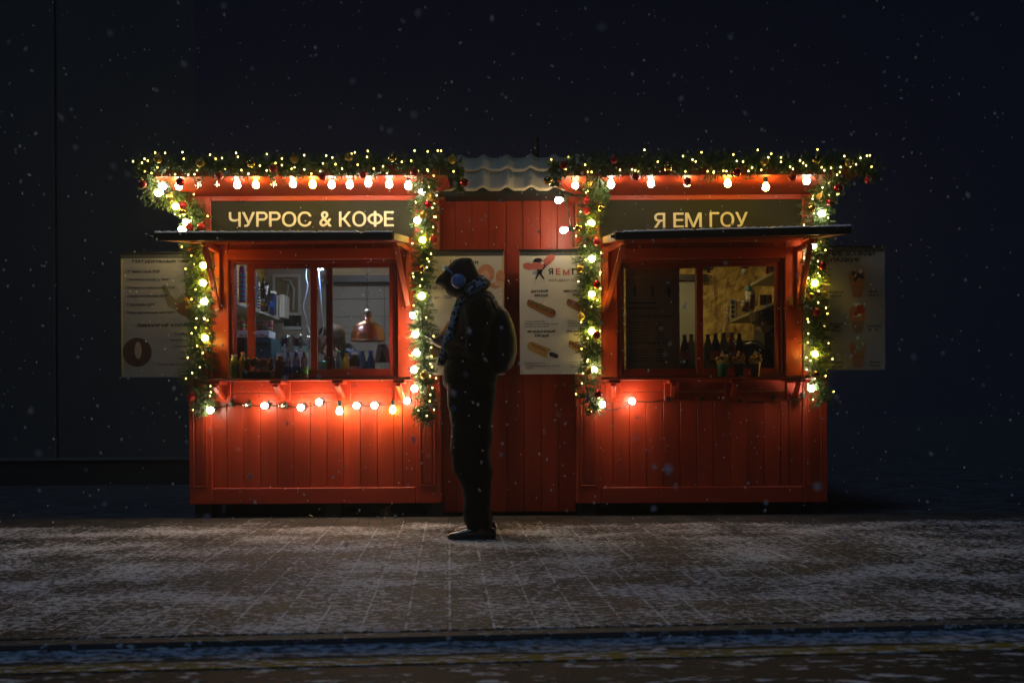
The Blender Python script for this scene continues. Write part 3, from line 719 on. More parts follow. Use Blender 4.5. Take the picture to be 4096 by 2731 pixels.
festoon('festoon bulbs running down the garland nearest the customer',[(1690,769,6.96,'w',FR),(1662,809,7.03,'d',FR),(1670,882,DF,'w',FR),(1691,960,DF-.02,'y',FR),(1655,1038,7.06,'-',LF),(1653,1109,DF,'d',FR),(1687,1183,DF-.02,'m',FR),(1652,1261,DF,'w',FR),(1661,1336,DF,'w',FR),(1666,1411,DF,'w',FR),(1656,1478,DF,'w',FR),(1658,1554,DF,'w',FR)])
DU=7.095
festoon('festoon bulbs in a line under the counter of the left kiosk',[(841,1628,DU,'c',FR),(912,1616,DU,'-',FR),(983,1620,DU,'d',FR),(1058,1622,DU,'w',FR),(1127,1623,DU,'d',FR),(1203,1629,DU,'w',FR),(1276,1608,DU,'w',FR),(1358,1645,DU,'m',DN),(1426,1622,DU,'w',FR),(1498,1621,DU,'w',FR),(1571,1640,DU,'y',Vector((0,-.6,-1))),(1628,1603,DU,'w',FR)])
festoon('widely spaced festoon bulbs hanging under the eave of the right kiosk',[(x,y,D1,k,DN) for x,y,k in ((2444,739,'w'),(2604,735,'w'),(2749,732,'m'),(2911,735,'y'),(3063,750,'y'),(3227,724,'w'))])
festoon('bulbs dangling on a loose cable between shed wall and right kiosk',[(2301,742,6.78,'m',FR),(2234,801,6.85,'w',Vector((-1,-.8,-.3))),(2254,921,7.06,'w',Vector((-1,-.5,-.3))),(2290,985,7.12,'c',FR)])
festoon('festoon bulbs running down the left post garland of the right kiosk',[(2366,893,DF-.03,'y',FR),(2367,1035,DF-.02,'m',FR),(2367,1177,DF-.02,'y',FR),(2367,1325,DF-.02,'y',FR),(2377,1478,DF,'m',FR),(2409,1617,DF,'w',FR)])
festoon('nearly empty cable with one lit bulb under the right kiosk counter',[(2412,1632,DU,'c',FR),(2440,1638,DU,'c',FR),(2528,1604,DU,'w',FR),(2673,1596,DU,'-',FR),(2810,1600,7.12,'-',FR),(2960,1604,7.12,'-',FR),(3098,1592,DU,'-',FR),(3190,1594,DU,'c',FR),(3212,1612,DU,'-',DN)])
festoon('festoon bulbs running down the outer right garland of the right kiosk',[(3287,854,DF-.03,'w',FR),(3251,984,DF,'m',FR),(3259,1132,DF-.02,'y',FR),(3261,1415,DF-.02,'y',FR),(3245,1553,DF-.02,'w',FR)])
# ------------------------------------------------------------------ baubles
BMAT={'rg':mat('glossy red bauble',(.55,.012,.015),.12,.85),'rm':mat('matte red bauble',(.42,.02,.02),.42,.5),'rs':mat('glitter red bauble',(.45,.02,.02),.35,.6,bump=(420,1.,(1,1,1))),
 'gg':mat('glossy gold bauble',(.75,.50,.10),.1,1.),'gm':mat('matte gold bauble',(.62,.42,.09),.38,.9),'gs':mat('glitter gold bauble',(.62,.42,.08),.3,.9,bump=(420,1.,(1,1,1)))}
CAP=mat('bauble cap gold',(.7,.5,.2),.3,1.)
word={'rg':'shiny red','rm':'matte red','rs':'glittery red','gg':'shiny gold','gm':'matte gold','gs':'glittery gold'}
BD_={}
for k in BMAT:
    m=MB(); m.ball((0,0,0),.0275,22,14); o=m.build('ball',BMAT[k],keep=True,smooth=True); BD_[k]=o.data; bpy.data.objects.remove(o)
m=MB(); m.lathe([(.0001,.0265),(.0065,.0265),(.0065,.034),(.003,.0355)],n=10); m.tube([(0,0,.034),(.003,0,.039),(0,0,.044),(-.003,0,.039),(0,0,.034)],.0008,5); o=m.build('cap',CAP,keep=True,smooth=True); CPD=o.data; bpy.data.objects.remove(o)
ORD=['first','second','third','fourth','fifth','sixth','seventh','eighth','ninth','tenth','eleventh','twelfth','thirteenth']
def baubles(lst,D,where,order,grp):
    lst=sorted(lst,key=lambda a:a[0] if order=='from the left' else a[1]); cnt={}
    for px,py,k,*r in lst:
        cnt[k]=cnt.get(k,0)+1
    seen={}
    for px,py,k,*r in lst:
        seen[k]=seen.get(k,0)+1
        d=D(py) if callable(D) else D
        lbl=(f'the only {word[k]} bauble on {where}' if cnt[k]==1 else f'{ORD[seen[k]-1]} {word[k]} bauble {order} on {where}')
        c=W(px,py,d); t=thing('christmas_bauble',lbl,'bauble',c,grp)
        a=bpy.data.objects.new('ball',BD_[k]); C.objects.link(a); a.location=c; attach(a,t)
        a=bpy.data.objects.new('cap',CPD); C.objects.link(a); a.location=c; a.rotation_euler=(random.uniform(-.4,.2),random.uniform(-.3,.3),0); attach(a,t)
dt=DE-.14
baubles([(632,636,'gm'),(801,653,'gm'),(1004,653,'gg'),(1093,674,'rm'),(876,704,'rs'),(720,728,'rg'),(568,736,'rm'),(1178,637,'gs'),(1395,629,'gm'),(1571,632,'gg'),(1289,705,'rm'),(1452,699,'rs'),(1658,688,'rm'),(1809,639,'gs'),(1858,730,'rg')],dt,'the eave garland of the left kiosk','from the left','baubles on the left kiosk')
dv=lambda y: 6.95 if y>800 else 6.80
baubles([(681,790,'gm'),(732,845,'gg'),(731,822,'rm'),(805,907,'rm'),(757,910,'rs'),(763,1588,'rs')],dv,'the outer left garland of the left kiosk','from the top','baubles on the left kiosk')
baubles([(1723,788,'gs'),(1712,817,'rg'),(1693,859,'gm'),(1734,957,'rs'),(1686,1077,'gg'),(1695,1499,'gm')],dv,'the garland nearest the customer','from the top','baubles on the left kiosk')
baubles([(2191,722,'gg'),(2255,660,'rm'),(2455,638,'rm'),(2673,670,'gg'),(2542,708,'rs'),(2750,727,'rm'),(2947,690,'rg'),(3058,644,'gm'),(3265,640,'gg'),(3396,651,'gm'),(3170,708,'rs'),(3474,719,'rs'),(3354,752,'rg')],dt,'the eave garland of the right kiosk','from the left','baubles on the right kiosk')
baubles([(2367,737,'gs'),(2346,801,'rm'),(2346,843,'rs'),(2404,831,'gg'),(2311,911,'gg'),(2388,967,'rm'),(2318,1075,'gm'),(2387,1138,'rg'),(2324,1266,'gs'),(2386,1340,'rg'),(2351,1487,'gm'),(2392,1575,'rg'),(2353,1648,'gg')],dv,'the left post garland of the right kiosk','from the top','baubles on the right kiosk')
baubles([(3281,788,'gs'),(3320,807,'rg'),(3246,831,'gg'),(3290,1063,'rg'),(3243,1188,'gm'),(3267,1250,'rm'),(3258,962,'gm'),(3264,1500,'gg')],dv,'the outer right garland of the right kiosk','from the top','baubles on the right kiosk')
# ------------------------------------------------------------------ menu posters
def ell(cx,cz,rx,rz,n=28,a0=0,a1=2*math.pi,rot=0):
    out=[]
    for k in range(n):
        a=a0+(a1-a0)*k/n; x,z=rx*math.cos(a),rz*math.sin(a); out.append((cx+x*math.cos(rot)-z*math.sin(rot),cz+x*math.sin(rot)+z*math.cos(rot)))
    return out
def capsule(a,b,r0,r1,n=10,bend=0):
    ax,az=a;bx,bz=b; d=Vector((bx-ax,bz-az)); L_=d.length; d/=L_; nn=Vector((-d.y,d.x)); out=[]
    for k in range(n+1):
        t=-math.pi/2+math.pi*k/n; out.append((bx+d.x*math.cos(t)*r1+nn.x*math.sin(t)*r1, bz+d.y*math.cos(t)*r1+nn.y*math.sin(t)*r1))
    if bend: out.append(((ax+bx)/2+nn.x*(bend+(r0+r1)/2),(az+bz)/2+nn.y*(bend+(r0+r1)/2)))
    for k in range(n+1):
        t=math.pi/2+math.pi*k/n; out.append((ax+d.x*math.cos(t)*r0+nn.x*math.sin(t)*r0, az+d.y*math.cos(t)*r0+nn.y*math.sin(t)*r0))
    if bend: out.append(((ax+bx)/2+nn.x*(bend-(r0+r1)/2),(az+bz)/2+nn.y*(bend-(r0+r1)/2)))
    return out
PY=DK-.014
SHADEP=mat('shade-darkened poster paper',(.27,.26,.23),.6,var=(2.5,.1,(1,1,1)))  # poster paper darkened: dimmer light at the row's ends painted into its colour
class Poster:
    def __init__(s,label,x0,x1,y0,y1,yellow=None,topbar=True,paper=PAPER):
        s.c=((x0+x1)/2,(y0+y1)/2); s.t=thing('menu_poster',label,'poster',W((x0+x1)/2,y1,PY),'menu posters on the kiosk row')
        s.z0,s.z1=s.Z(y1),s.Z(y0); s.x0,s.x1=s.X(x0),s.X(x1)
        m=MB(); m.box(s.x0,s.x1,PY,PY+.004,s.z0,s.z1); s.sheet=m.build('sheet',paper,s.t)
        if topbar:
            m=MB(); m.box(s.x0-.004,s.x1+.002,PY-.006,PY+.006,s.z1-.006,s.z1+.008); m.build('hanging_rail',DARK,s.t)
            m=MB(); m.box(s.x0+.001,s.x1-.004,PY-.001,PY-.0003,s.z1-.038,s.z1-.007); m.build('dark_header_band',mat('dark header band',(.05,.05,.045),.5),s.t)
        m=MB()
        for qx in (s.x0+.018,(s.x0+s.x1)/2,s.x1-.018): m.lathe([(.006,0),(.005,.002)],(qx,PY-.0005,s.z0+.016),10,M=Matrix.Rotation(math.pi/2,3,'X'))
        parts(m,'eyelet',METAL,s.t)
        if yellow:
            m=MB(); a,b=yellow; m.box(s.X(a),s.X(b),PY-.0012,PY-.0004,s.z0+.001,s.z1-.04); m.build('yellow_edge',mat('yellow print',(.62,.46,.02),.5),s.t)
        s.ink=MB(); s.pics={}
    def X(s,px): return (px-VX+(VY-1250)*ROLL)*PY/F
    def Z(s,py): return H+(VY-py-(s.c[0]-VX)*ROLL)*PY/F
    def txt(s,t,x0,x1,yt,yb,bold=.02,layer=None):
        mb=s.ink if layer is None else s.layer(layer)
        put_text(mb,t,s.X(x0),s.X(x1),s.Z(yb),s.Z(yt),PY-.0016,bold)
    def layer(s,k): 
        return s.pics.setdefault(k,MB())
    def poly(s,k,pts,lift=0): s.layer(k).plate([(s.X(a),s.Z(b)) for a,b in pts],PY-.0012-lift,.0008)
    def done(s,cols,groups=None):
        s.ink.build('lettering',INK,s.t)
        for k,mb in s.pics.items():
            q=k.split(':')[0]; mt_=mat('print '+(k if k in cols else q),cols[k] if k in cols else cols[q],.5,var=(40,.18,(1,1,1)))
            (parts(mb,q,mt_,s.t) if q.endswith('_picture') and 'churros' not in q and 'onion' not in q else mb.build(q,mt_,s.t))
def mir(pts): return pts
# left: teas and coffee
P=Poster('tea and coffee price poster with a glass teapot, left of the left kiosk',484,808,1012,1508,yellow=(486,491),paper=SHADEP)
P.txt('Натуральные чаи',531,756,1036,1054,.03)
for t,x1,y in (('Облепиховый 350₽',643,1085),('Облепиха-имбирь 350₽',676,1118),('Облепиха-лимон-мёд 350₽',702,1151),('Апельсин-имбирь 350₽',673,1184),('Глинтвейн 350₽',621,1217),('Пакетированный чай 200₽',699,1250)): P.txt(t,509,x1,y-6,y+6,.012)
P.txt('Зерновой кофе',548,749,1292,1310,.03)
for t,x0,x1,y in (('Эспрессо 150₽',697,790,1337),('Американо 200₽',679,790,1361),('Капучино 250₽',692,790,1385),('Латте 250₽',720,790,1409),('Какао 250₽',718,790,1433),('Горячий шоколад',634,770,1457)): P.txt(t,x0,x1,y-5,y+5,.012)
P.poly('teapot_picture',ell(766,1220,68,48)); P.poly('teapot_picture',[(742,1190),(745,1135),(790,1135),(800,1190)]); P.poly('teapot_picture',[(700,1238),(672,1225),(660,1190),(648,1148),(655,1138),(665,1142),(682,1180),(706,1200)])
P.poly('tea_infusion',ell(768,1234,60,34),.001); 
for a,b in ((745,1195),(757,1205),(770,1192),(782,1210),(765,1222),(750,1230),(790,1190),(776,1235)): P.poly('berries',ell(a,b,8,8,12),.002)
P.poly('teapot_lid',ell(762,1126,26,12))
P.poly('coffee_cup_picture',ell(548,1408,58,58)); P.poly('coffee_foam',ell(552,1400,14,34,20),.001)
P.done({'teapot_picture':(.15,.13,.06),'tea_infusion':(.12,.05,.015),'berries':(.6,.28,.03),'teapot_lid':(.12,.13,.10),'coffee_cup_picture':(.07,.035,.02),'coffee_foam':(.35,.28,.2)})
# donuts and churros
P=Poster('donut and churros price poster behind the customer',1692,2017,1003,1500,yellow=(2011,2016))
P.txt('Пончики',1802,1914,1040,1056,.02)
for t,x0,x1,y in (('6 шт - 400₽',1720,1800,1109),('8 шт - 500₽',1719,1802,1149),('12 шт - 750₽',1719,1812,1188)): P.txt(t,x0,x1,y-6,y+7,.015)
P.txt('Чуррос',1812,1905,1244,1258,.02)
for t,x0,x1,y in (('3 шт - 250₽',1905,1990,1300),('6 шт - 400₽',1905,1990,1340)): P.txt(t,x0,x1,y-6,y+7,.015)
P.poly('donut_picture',ell(1945,1095,34,38)); P.poly('donut_picture',ell(1926,1125,30,32),.0006); P.poly('donut_picture',ell(2002,1110,18,30,20),.0004); P.poly('donut_glaze',ell(1941,1105,20,22),.001); P.poly('donut_glaze',ell(1996,1136,20,12),.001);P.poly('donut_picture',ell(1984,1142,26,11,20),.0006)
for k in range(7):
    a=1735+k*9; P.poly('churros_picture:%d'%(k%2),capsule((a,1395-k*3),(a+62,1290-k*2),7,7),k*.0003)
P.poly('chocolate_cup',[(1716,1380),(1760,1372),(1772,1420),(1726,1430)],.002)
P.done({'donut_picture':(.62,.26,.12),'donut_glaze':(.72,.42,.26),'churros_picture:0':(.34,.15,.04),'churros_picture:1':(.22,.09,.03),'chocolate_cup':(.12,.06,.03)})
# hot dogs
P=Poster('hot dog price poster left of the right kiosk, with a pink sausage logo',2079,2404,1001,1496)
P.poly('sausage_emblem',[(2093,1063),(2096,1054),(2110,1050),(2150,1050),(2174,1040),(2196,1020),(2212,1016),(2221,1024),(2220,1036),(2205,1052),(2180,1070),(2150,1078),(2115,1079),(2098,1074)])
P.poly('figure_emblem',ell(2153,1040,17,9,20),.001); P.poly('figure_emblem',[(2131,1044),(2150,1040),(2150,1048),(2138,1048)],.001)
P.poly('figure_emblem',[(2150,1078),(2172,1076),(2168,1094),(2150,1094)],.001); P.poly('figure_emblem',capsule((2156,1090),(2144,1115),4,3),.001); P.poly('figure_emblem',capsule((2160,1090),(2176,1114),4,3),.001)
P.poly('figure_emblem',capsule((2176,1056),(2182,1066),2.5,2.5),.001);P.poly('figure_emblem',capsule((2182,1066),(2172,1076),2.5,2.5),.001)
P.poly('shoe_emblem',ell(2138,1121,9,5,14,rot=-.4),.001); P.poly('shoe_emblem',ell(2175,1122,9,5,14,rot=.3),.001); P.poly('shoe_emblem',ell(2124,1051,6,4,12),.002); P.poly('shoe_emblem',ell(2171,1052,6,6,12),.002)
P.txt('Я',2195,2214,1073,1098,.05); P.txt('Е',2224,2243,1073,1099,.05,'red_lettering'); P.txt('М',2253,2279,1078,1101,.05,'red_lettering'); P.txt('Г',2289,2304,1073,1100,.05); P.txt('ОУ',2310,2350,1073,1100,.05)
P.txt('ХОТ-ДОГИ ПО ДАТСКИ',2195,2376,1116,1128,.0)
P.txt('ДАТСКИЙ',2124,2194,1157,1171,.045); P.txt('300 руб.',2137,2195,1175,1189,.04)
P.txt('МЕКСИКАНСКИЙ',2255,2370,1157,1169,.045); P.txt('350 руб.',2290,2348,1173,1187,.04)
P.txt('ФРАНЦУЗСКИЙ',2108,2222,1318,1332,.045); P.txt('250 руб.',2137,2198,1335,1350,.04)
P.txt('ТРЮФЕЛЬНЫЙ',2263,2370,1318,1331,.045); P.txt('350 руб.',2294,2350,1333,1346,.04)
for t,x0,x1,y in (('Булочка, сосиска соус',2098,2180,1285),('на выбор (кетчуп, майонез, горчица,',2098,2235,1295),('сырный, лук фри, огурцы)',2098,2197,1305),('Булочка, сосиска',2271,2350,1284),('свежие помидоры,',2271,2352,1294),('«Сальса», сырный',2271,2350,1303),
    ('Булочка, сосиска соус',2101,2182,1452),('на выбор (кетчуп, майонез, горчица,',2101,2238,1462),('сырный)',2101,2133,1472),('Булочка, сосиска',2276,2352,1449),('«Трюфель майонез»,',2276,2362,1459),('горчичный',2276,2325,1468)): P.txt(t,x0,x1,y-3.5,y+3.5,.01)
def hotdog(ax,ay,bx,by,r,k1,k2,sprink,seed):
    rnd=random.Random(seed)
    P.poly(k1,capsule((ax,ay),(bx,by),r*.75,r,bend=0)); P.poly('sausage_picture',capsule((ax-4,ay-8),(bx+9,by-2),r*.45,r*.5),.0006)
    for k in range(sprink):
        t=k/sprink; P.poly(k2,ell(ax+(bx-ax)*t+rnd.uniform(-4,4),ay+(by-ay)*t-r*.55+rnd.uniform(-4,4),rnd.uniform(4,8),rnd.uniform(2,4),8,rot=rnd.uniform(0,3)),.0012)
        if k%3==0: P.poly('cucumber_picture',ell(ax+(bx-ax)*t+4,ay+(by-ay)*t-r*.3,5,3,8),.0014)
hotdog(2122,1214,2205,1252,19,'bun_picture','onion_picture',40,1)
hotdog(2280,1212,2345,1244,19,'bun_picture','sauce_picture',10,2)
hotdog(2286,1378,2345,1412,18,'pale_bun_picture','onion_picture',12,3)
P.poly('pale_bun_picture',capsule((2126,1384),(2188,1411),18,20)); P.poly('bun_mark',capsule((2130,1378),(2180,1400),5,5),.0006); P.poly('shoe_emblem',ell(2198,1416,8,16,16,rot=.4),.0008); P.poly('dark_sausage',capsule((2204,1416),(2224,1424),9,9),.0012)
P.done({'sausage_emblem':(.55,.13,.09),'figure_emblem':(.012,.012,.012),'shoe_emblem':(.6,.58,.5),'red_lettering':(.50,.09,.06),'bun_picture':(.34,.15,.04),'sausage_picture':(.26,.06,.02),'onion_picture':(.50,.24,.08),'cucumber_picture':(.12,.18,.04),'sauce_picture':(.4,.06,.03),'pale_bun_picture':(.52,.30,.07),'bun_mark':(.35,.17,.03),'dark_sausage':(.04,.015,.012)})
# waffles
P=Poster('sweet waffle price poster on the far right edge of the row',3214,3540,987,1480,paper=SHADEP)
P.txt('ГОРЯЧИЕ ВАФЛИ',3232,3501,1006,1024,.05); P.txt('СЛАДКИЕ',3300,3440,1031,1049,.05)
for t,x0,x1,y in (('Конфетти',3317,3373,1169),('400 руб.',3322,3368,1184),('ОРЕО',3475,3511,1166),('450 руб.',3470,3516,1182),('Ягодный',3319,3371,1296),('микс',3332,3361,1308),('500 руб.',3324,3370,1323),('Клубника',3468,3524,1305),('450 руб.',3470,3516,1320),("M&M's",3328,3372,1450),('350 руб.',3326,3372,1465),('Банан',3478,3519,1448),('400 руб.',3475,3517,1463)): P.txt(t,x0,x1,y-5,y+5,.03)
rnd=random.Random(4)
for ci,(cx,cy,top) in enumerate(((3288,1120,'confetti_cream'),(3430,1120,'cookie_cream'),(3288,1255,'berry_cream'),(3430,1262,'strawberry_cream'),(3288,1400,'candy_cream'),(3430,1400,'green_cream'))):
    P.poly('waffle_cone_picture',[(cx-34,cy-22),(cx-28,cy+20),(cx-20,cy+66),(cx-8,cy+70),(cx+8,cy+70),(cx+20,cy+66),(cx+28,cy+20),(cx+34,cy-22),(cx+20,cy-40),(cx-16,cy-38)])
    P.poly('paper_cup_picture',[(cx-23,cy+22),(cx-19,cy+66),(cx-6,cy+71),(cx+8,cy+71),(cx+19,cy+66),(cx+23,cy+22)],.0005)
    for k in range(16):
        a=rnd.uniform(0,6.28); r=rnd.uniform(0,1)**.6; P.poly(top if k%4 else 'white_cream:%d'%ci,ell(cx+math.cos(a)*r*20,cy-22+math.sin(a)*r*30,rnd.uniform(6,12),rnd.uniform(5,9),10,rot=rnd.uniform(0,3)),.001+k*.00005)
P.done({'waffle_cone_picture':(.40,.17,.04),'paper_cup_picture':(.25,.14,.08),'confetti_cream':(.4,.25,.35),'cookie_cream':(.03,.025,.03),'berry_cream':(.25,.03,.06),'strawberry_cream':(.40,.03,.02),'candy_cream':(.3,.2,.1),'green_cream':(.28,.30,.15),'white_cream':(.6,.58,.5)})
# ------------------------------------------------------------------ goods
def liquid(name,c,tr=.35): return mat(name,c,.12,trans=tr,spec=.5)
BOT={'slim':[(0,.0),(.026,.0),(.030,.006),(.030,.05),(.0285,.055),(.0285,.10),(.030,.105),(.028,.130),(.018,.160),(.012,.178),(.0115,.19)],
 'wide':[(0,.0),(.029,.0),(.033,.006),(.033,.06),(.030,.075),(.033,.092),(.032,.115),(.022,.135),(.018,.142),(.018,.150)],
 'curvy':[(0,.0),(.028,.0),(.031,.006),(.031,.035),(.031,.075),(.024,.10),(.031,.130),(.029,.145),(.016,.168),(.0115,.18),(.0115,.19)],
 'soda':[(0,.0),(.027,.0),(.032,.008),(.032,.045),(.027,.065),(.032,.085),(.031,.115),(.022,.145),(.013,.172),(.012,.19)]}
def bottle(px,py_top,d,zb,shape,col,capcol,label,lab=None,labcol2=None,h=None,word_=None,tr=.35,grp='drink bottles',cat='bottle'):
    X=WX(px,1460,d); zt=WZ(px,py_top,d); prof=BOT[shape]; sc=(zt-zb)/(prof[-1][1]+.014)
    t=thing('drink_bottle',label,cat,(X,d,zb),grp)
    m=MB(); m.lathe([(r*min(1.3,sc),z*sc) for r,z in prof],(X,d,zb),20); b=m.build('body',liquid('drink %.2f %.2f %.2f %.1f'%(*col,tr),col,tr),t,smooth=True)
    top=prof[-1]; cr=.020 if shape=='wide' else .0145
    m=MB(); m.lathe([(cr*sc,0),(cr*sc,.013),(cr*.85*sc,.0145)],(X,d,zb+top[1]*sc),14); m.build('cap',mat('cap %.2f %.2f %.2f'%capcol,capcol,.35),t)
    if lab:
        r=[p[0] for p in prof if .03<p[1]<.1]; rr=max(r)*min(1.3,sc)+.0012
        m=MB(); m.lathe([(rr,.036*sc),(rr,.086*sc)],(X,d,zb),20,cap=False); L_=m.build('label',mat('label %.2f %.2f %.2f'%lab,lab,.45),t,smooth=True)
        if word_:
            m=MB(); put_text(m,word_,X-rr*.75,X+rr*.75,zb+.056*sc,zb+.072*sc,d-rr-.001,.03); m.build('label_lettering',WHITEP,L_)
ZC=WZ(1245,1521,DC)+.0205
kO='bottles on the counter of the left kiosk'
bottle(938,1418,7.05,ZC,'wide',(.35,.42,.05),(.8,.8,.78),'green tea bottle with white cap, leftmost on the left kiosk counter',(.10,.13,.02),grp=kO)
bottle(971,1409,7.05,ZC,'curvy',(.80,.45,.03),(.8,.2,.03),'orange juice bottle with orange cap on the left kiosk counter',(.55,.20,.03),grp=kO)
bottle(1120,1417,7.05,ZC,'wide',(.14,.02,.012),(.8,.75,.7),'dark red drink bottle with white cap on the left kiosk counter',(.06,.015,.012),grp=kO)
bottle(1152,1409,7.05,ZC,'slim',(.35,.38,.45),(.03,.16,.6),'clear water bottle with sky blue cap, beside the dark red drink',(.02,.06,.45),grp=kO,tr=.8)
bottle(1185,1407,7.05,ZC,'slim',(.30,.32,.40),(.01,.02,.5),'clear water bottle with navy cap outside on the left counter',(.01,.03,.33),grp=kO,tr=.8)
bottle(1218,1409,7.05,ZC,'curvy',(.55,.50,.45),(.02,.10,.03),'clear bottle with green label, rightmost on the left kiosk counter',(.10,.42,.03),grp=kO,tr=.8,word_='чёрный')
# cake pop stand
LX=lambda p:WX(p,1460,7.04)
t=thing('cake_pop_stand','black display stand holding two round cake pops and two sprinkle sticks','display stand',(LX(1030),7.04,ZC))
m=MB(); m.box(LX(976),LX(1085),7.0,7.09,ZC,ZC+.042); m.box(LX(976)-.002,LX(1085)+.002,6.998,7.0,ZC,ZC+.046); m.build('tray',mat('dark stand board',(.02,.008,.008),.5),t,bevel=.002)
for i,(px,ty,kind) in enumerate(((988,1430,'s'),(1018,1447,'r'),(1051,1450,'r'),(1083,1430,'s'))):
    X=LX(px); 
    if kind=='r':
        zc=WZ(px,ty+1,7.04); p=thing('cake_pop',('left' if i==1 else 'right')+' round chocolate cake pop with orange rim in the stand','cake pop',(X,7.04,ZC+.042),'cake pops in the stand')
        m=MB(); m.ball((X,7.04,zc),.030,18,12,sc=(1,.55,1)); m.build('cake',mat('dark chocolate',(.10,.03,.012),.25,coat=.5),p,smooth=True)
        m=MB(); m.tube([(X+.031*math.cos(a*math.pi/12),7.045,zc+.031*math.sin(a*math.pi/12)) for a in range(25)],.0045,8); m.build('icing_rim',mat('orange icing',(.75,.22,.06),.3),p,smooth=True)
        m=MB(); m.tube([(X,7.04,ZC+.03),(X,7.04,zc-.028)],.0035,8); m.build('stick',WHITEP,p)
        m=MB(); m.lathe([(.006,0),(.010,.02),(.013,.028)],(X,7.04,ZC+.045),10,cap=False); m.build('wrapper',CLEARP,p)
    else:
        p=thing('sprinkle_stick',('left' if i==0 else 'right')+' chocolate stick covered in pink sprinkles in the stand','cake pop',(X,7.04,ZC+.042),'cake pops in the stand')
        m=MB(); m.loft([((X,7.04,ZC+.055),(.012,0,0),(0,.012,0)),((X,7.04,ZC+.07),(.019,0,0),(0,.016,0)),((X,7.04,WZ(px,ty+4,7.04)),(.019,0,0),(0,.016,0)),((X,7.04,WZ(px,ty,7.04)),(.012,0,0),(0,.010,0))],14); m.build('cake',mat('dark chocolate',(.10,.03,.012),.25),p,smooth=True)
        rnd=random.Random(i)
        m=MB()
        for k in range(110):
            a=rnd.uniform(0,6.28); z=rnd.uniform(ZC+.07,WZ(px,ty+3,7.04)); m.mi=rnd.choice([0,0,0,1,2,3]); m.ball((X+.0195*math.cos(a),7.04+.0165*math.sin(a),z),.0022,5,4)
        m.build('sprinkles',[mat('pink sprinkle',(.75,.12,.16),.3),mat('green sprinkle',(.1,.5,.1),.3),mat('white sprinkle',(.8,.8,.8),.3),mat('red sprinkle',(.6,.02,.02),.3)],p)
        m=MB(); m.tube([(X,7.04,ZC+.03),(X,7.04,ZC+.06)],.0035,8); m.build('stick',WHITEP,p)
# inside bottles left
ZI=WZ(1245,1521,DK)-.002
kI='bottles behind the glass of the left kiosk'
dI=7.42
bottle(1326,1403,dI,ZI,'soda',(.06,.015,.008),(.8,.65,.02),'cola bottle with yellow cap behind the left kiosk glass',(.45,.02,.01),grp=kI)
bottle(1356,1402,dI,ZI,'soda',(.45,.55,.6),(.05,.5,.12),'clear soda with green cap and label behind the left kiosk glass',(.03,.32,.04),grp=kI,tr=.8,word_='Sprite')
bottle(1387,1402,dI,ZI,'soda',(.85,.50,.02),(.01,.03,.6),'orange soda bottle with blue cap behind the left kiosk glass',(.55,.12,.01),grp=kI,word_='FANTA')
bottle(1419,1410,dI,ZI,'wide',(.06,.018,.008),(.8,.8,.8),'dark juice bottle with white cap and apple print behind the glass',(.55,.30,.16),grp=kI)
bottle(1450,1403,dI,ZI,'slim',(.15,.30,.60),(.06,.25,.75),'pale blue water bottle behind the glass, left of the darker one',(.05,.12,.35),grp=kI,tr=.7)
bottle(1483,1402,dI,ZI,'slim',(.05,.15,.55),(.01,.03,.65),'deep blue water bottle behind the glass, beside the gift box',(.03,.06,.20),grp=kI,tr=.6)
# gift box with tree cut-out and tub
t=thing('gift_box','white patterned gift box with dark tree shaped figure inside left kiosk','gift box',(WX(1525,1448,7.4),7.4,ZI+.08))
a=lambda p,q,d=7.4:(WX(p,q,d),WZ(p,q,d))
m=MB(); m.plate([a(1497,1450),a(1506,1400),a(1511,1379),a(1518,1373),a(1541,1373),a(1547,1379),a(1553,1400),a(1561,1450)],7.40,.05); m.build('box_body',mat('lilac white card',(.62,.60,.72),.5),t,bevel=.002)
m=MB(); m.plate([a(1515,1447),a(1520,1438),a(1517,1436),a(1524,1424),a(1521,1423),a(1528,1408),a(1528,1396),a(1532,1408),a(1530,1408),a(1538,1422),a(1535,1423),a(1543,1436),a(1540,1437),a(1545,1447)],7.393,.006); m.build('tree_figure',mat('dark green wrapped chocolate',(.02,.035,.03),.2),t)
m=MB(); m.plate(capsule(a(1522,1382),a(1536,1382),.006,.006),7.397,.002); m.build('hand_hole',DARK,t)
rnd=random.Random(5); m=MB()
for k in range(26):
    q=(rnd.uniform(1504,1556),rnd.uniform(1388,1446)); m.mi=rnd.randrange(3); m.plate(ell(*a(*q),.0035,.0035,5,rot=rnd.uniform(0,3)),7.3985,.001)
m.build('printed_pattern',[mat('pattern red',(.5,.05,.05),.5),mat('pattern brown',(.3,.12,.05),.5),mat('pattern blue',(.1,.15,.5),.5)],t)
t=thing('snack_tub','clear round tub of pale snacks under the gift box','tub',(WX(1528,1470,7.42),7.42,ZI))
m=MB(); c=(WX(1528,1470,7.42),7.425,ZI); m.lathe([(.045,0),(.052,.075),(.054,.078)],c,24); m.build('tub_body',CLEARP,t,smooth=True)
rnd=random.Random(6); m=MB()
for k in range(60): 
    aa=rnd.uniform(0,6.28); m.ball((c[0]+math.cos(aa)*rnd.uniform(0,.04),c[1]+math.sin(aa)*.036,ZI+rnd.uniform(.006,.066)),.009,6,5,jit=.2)
m.build('snacks',mat('pale snacks',(.55,.42,.2),.6),t)
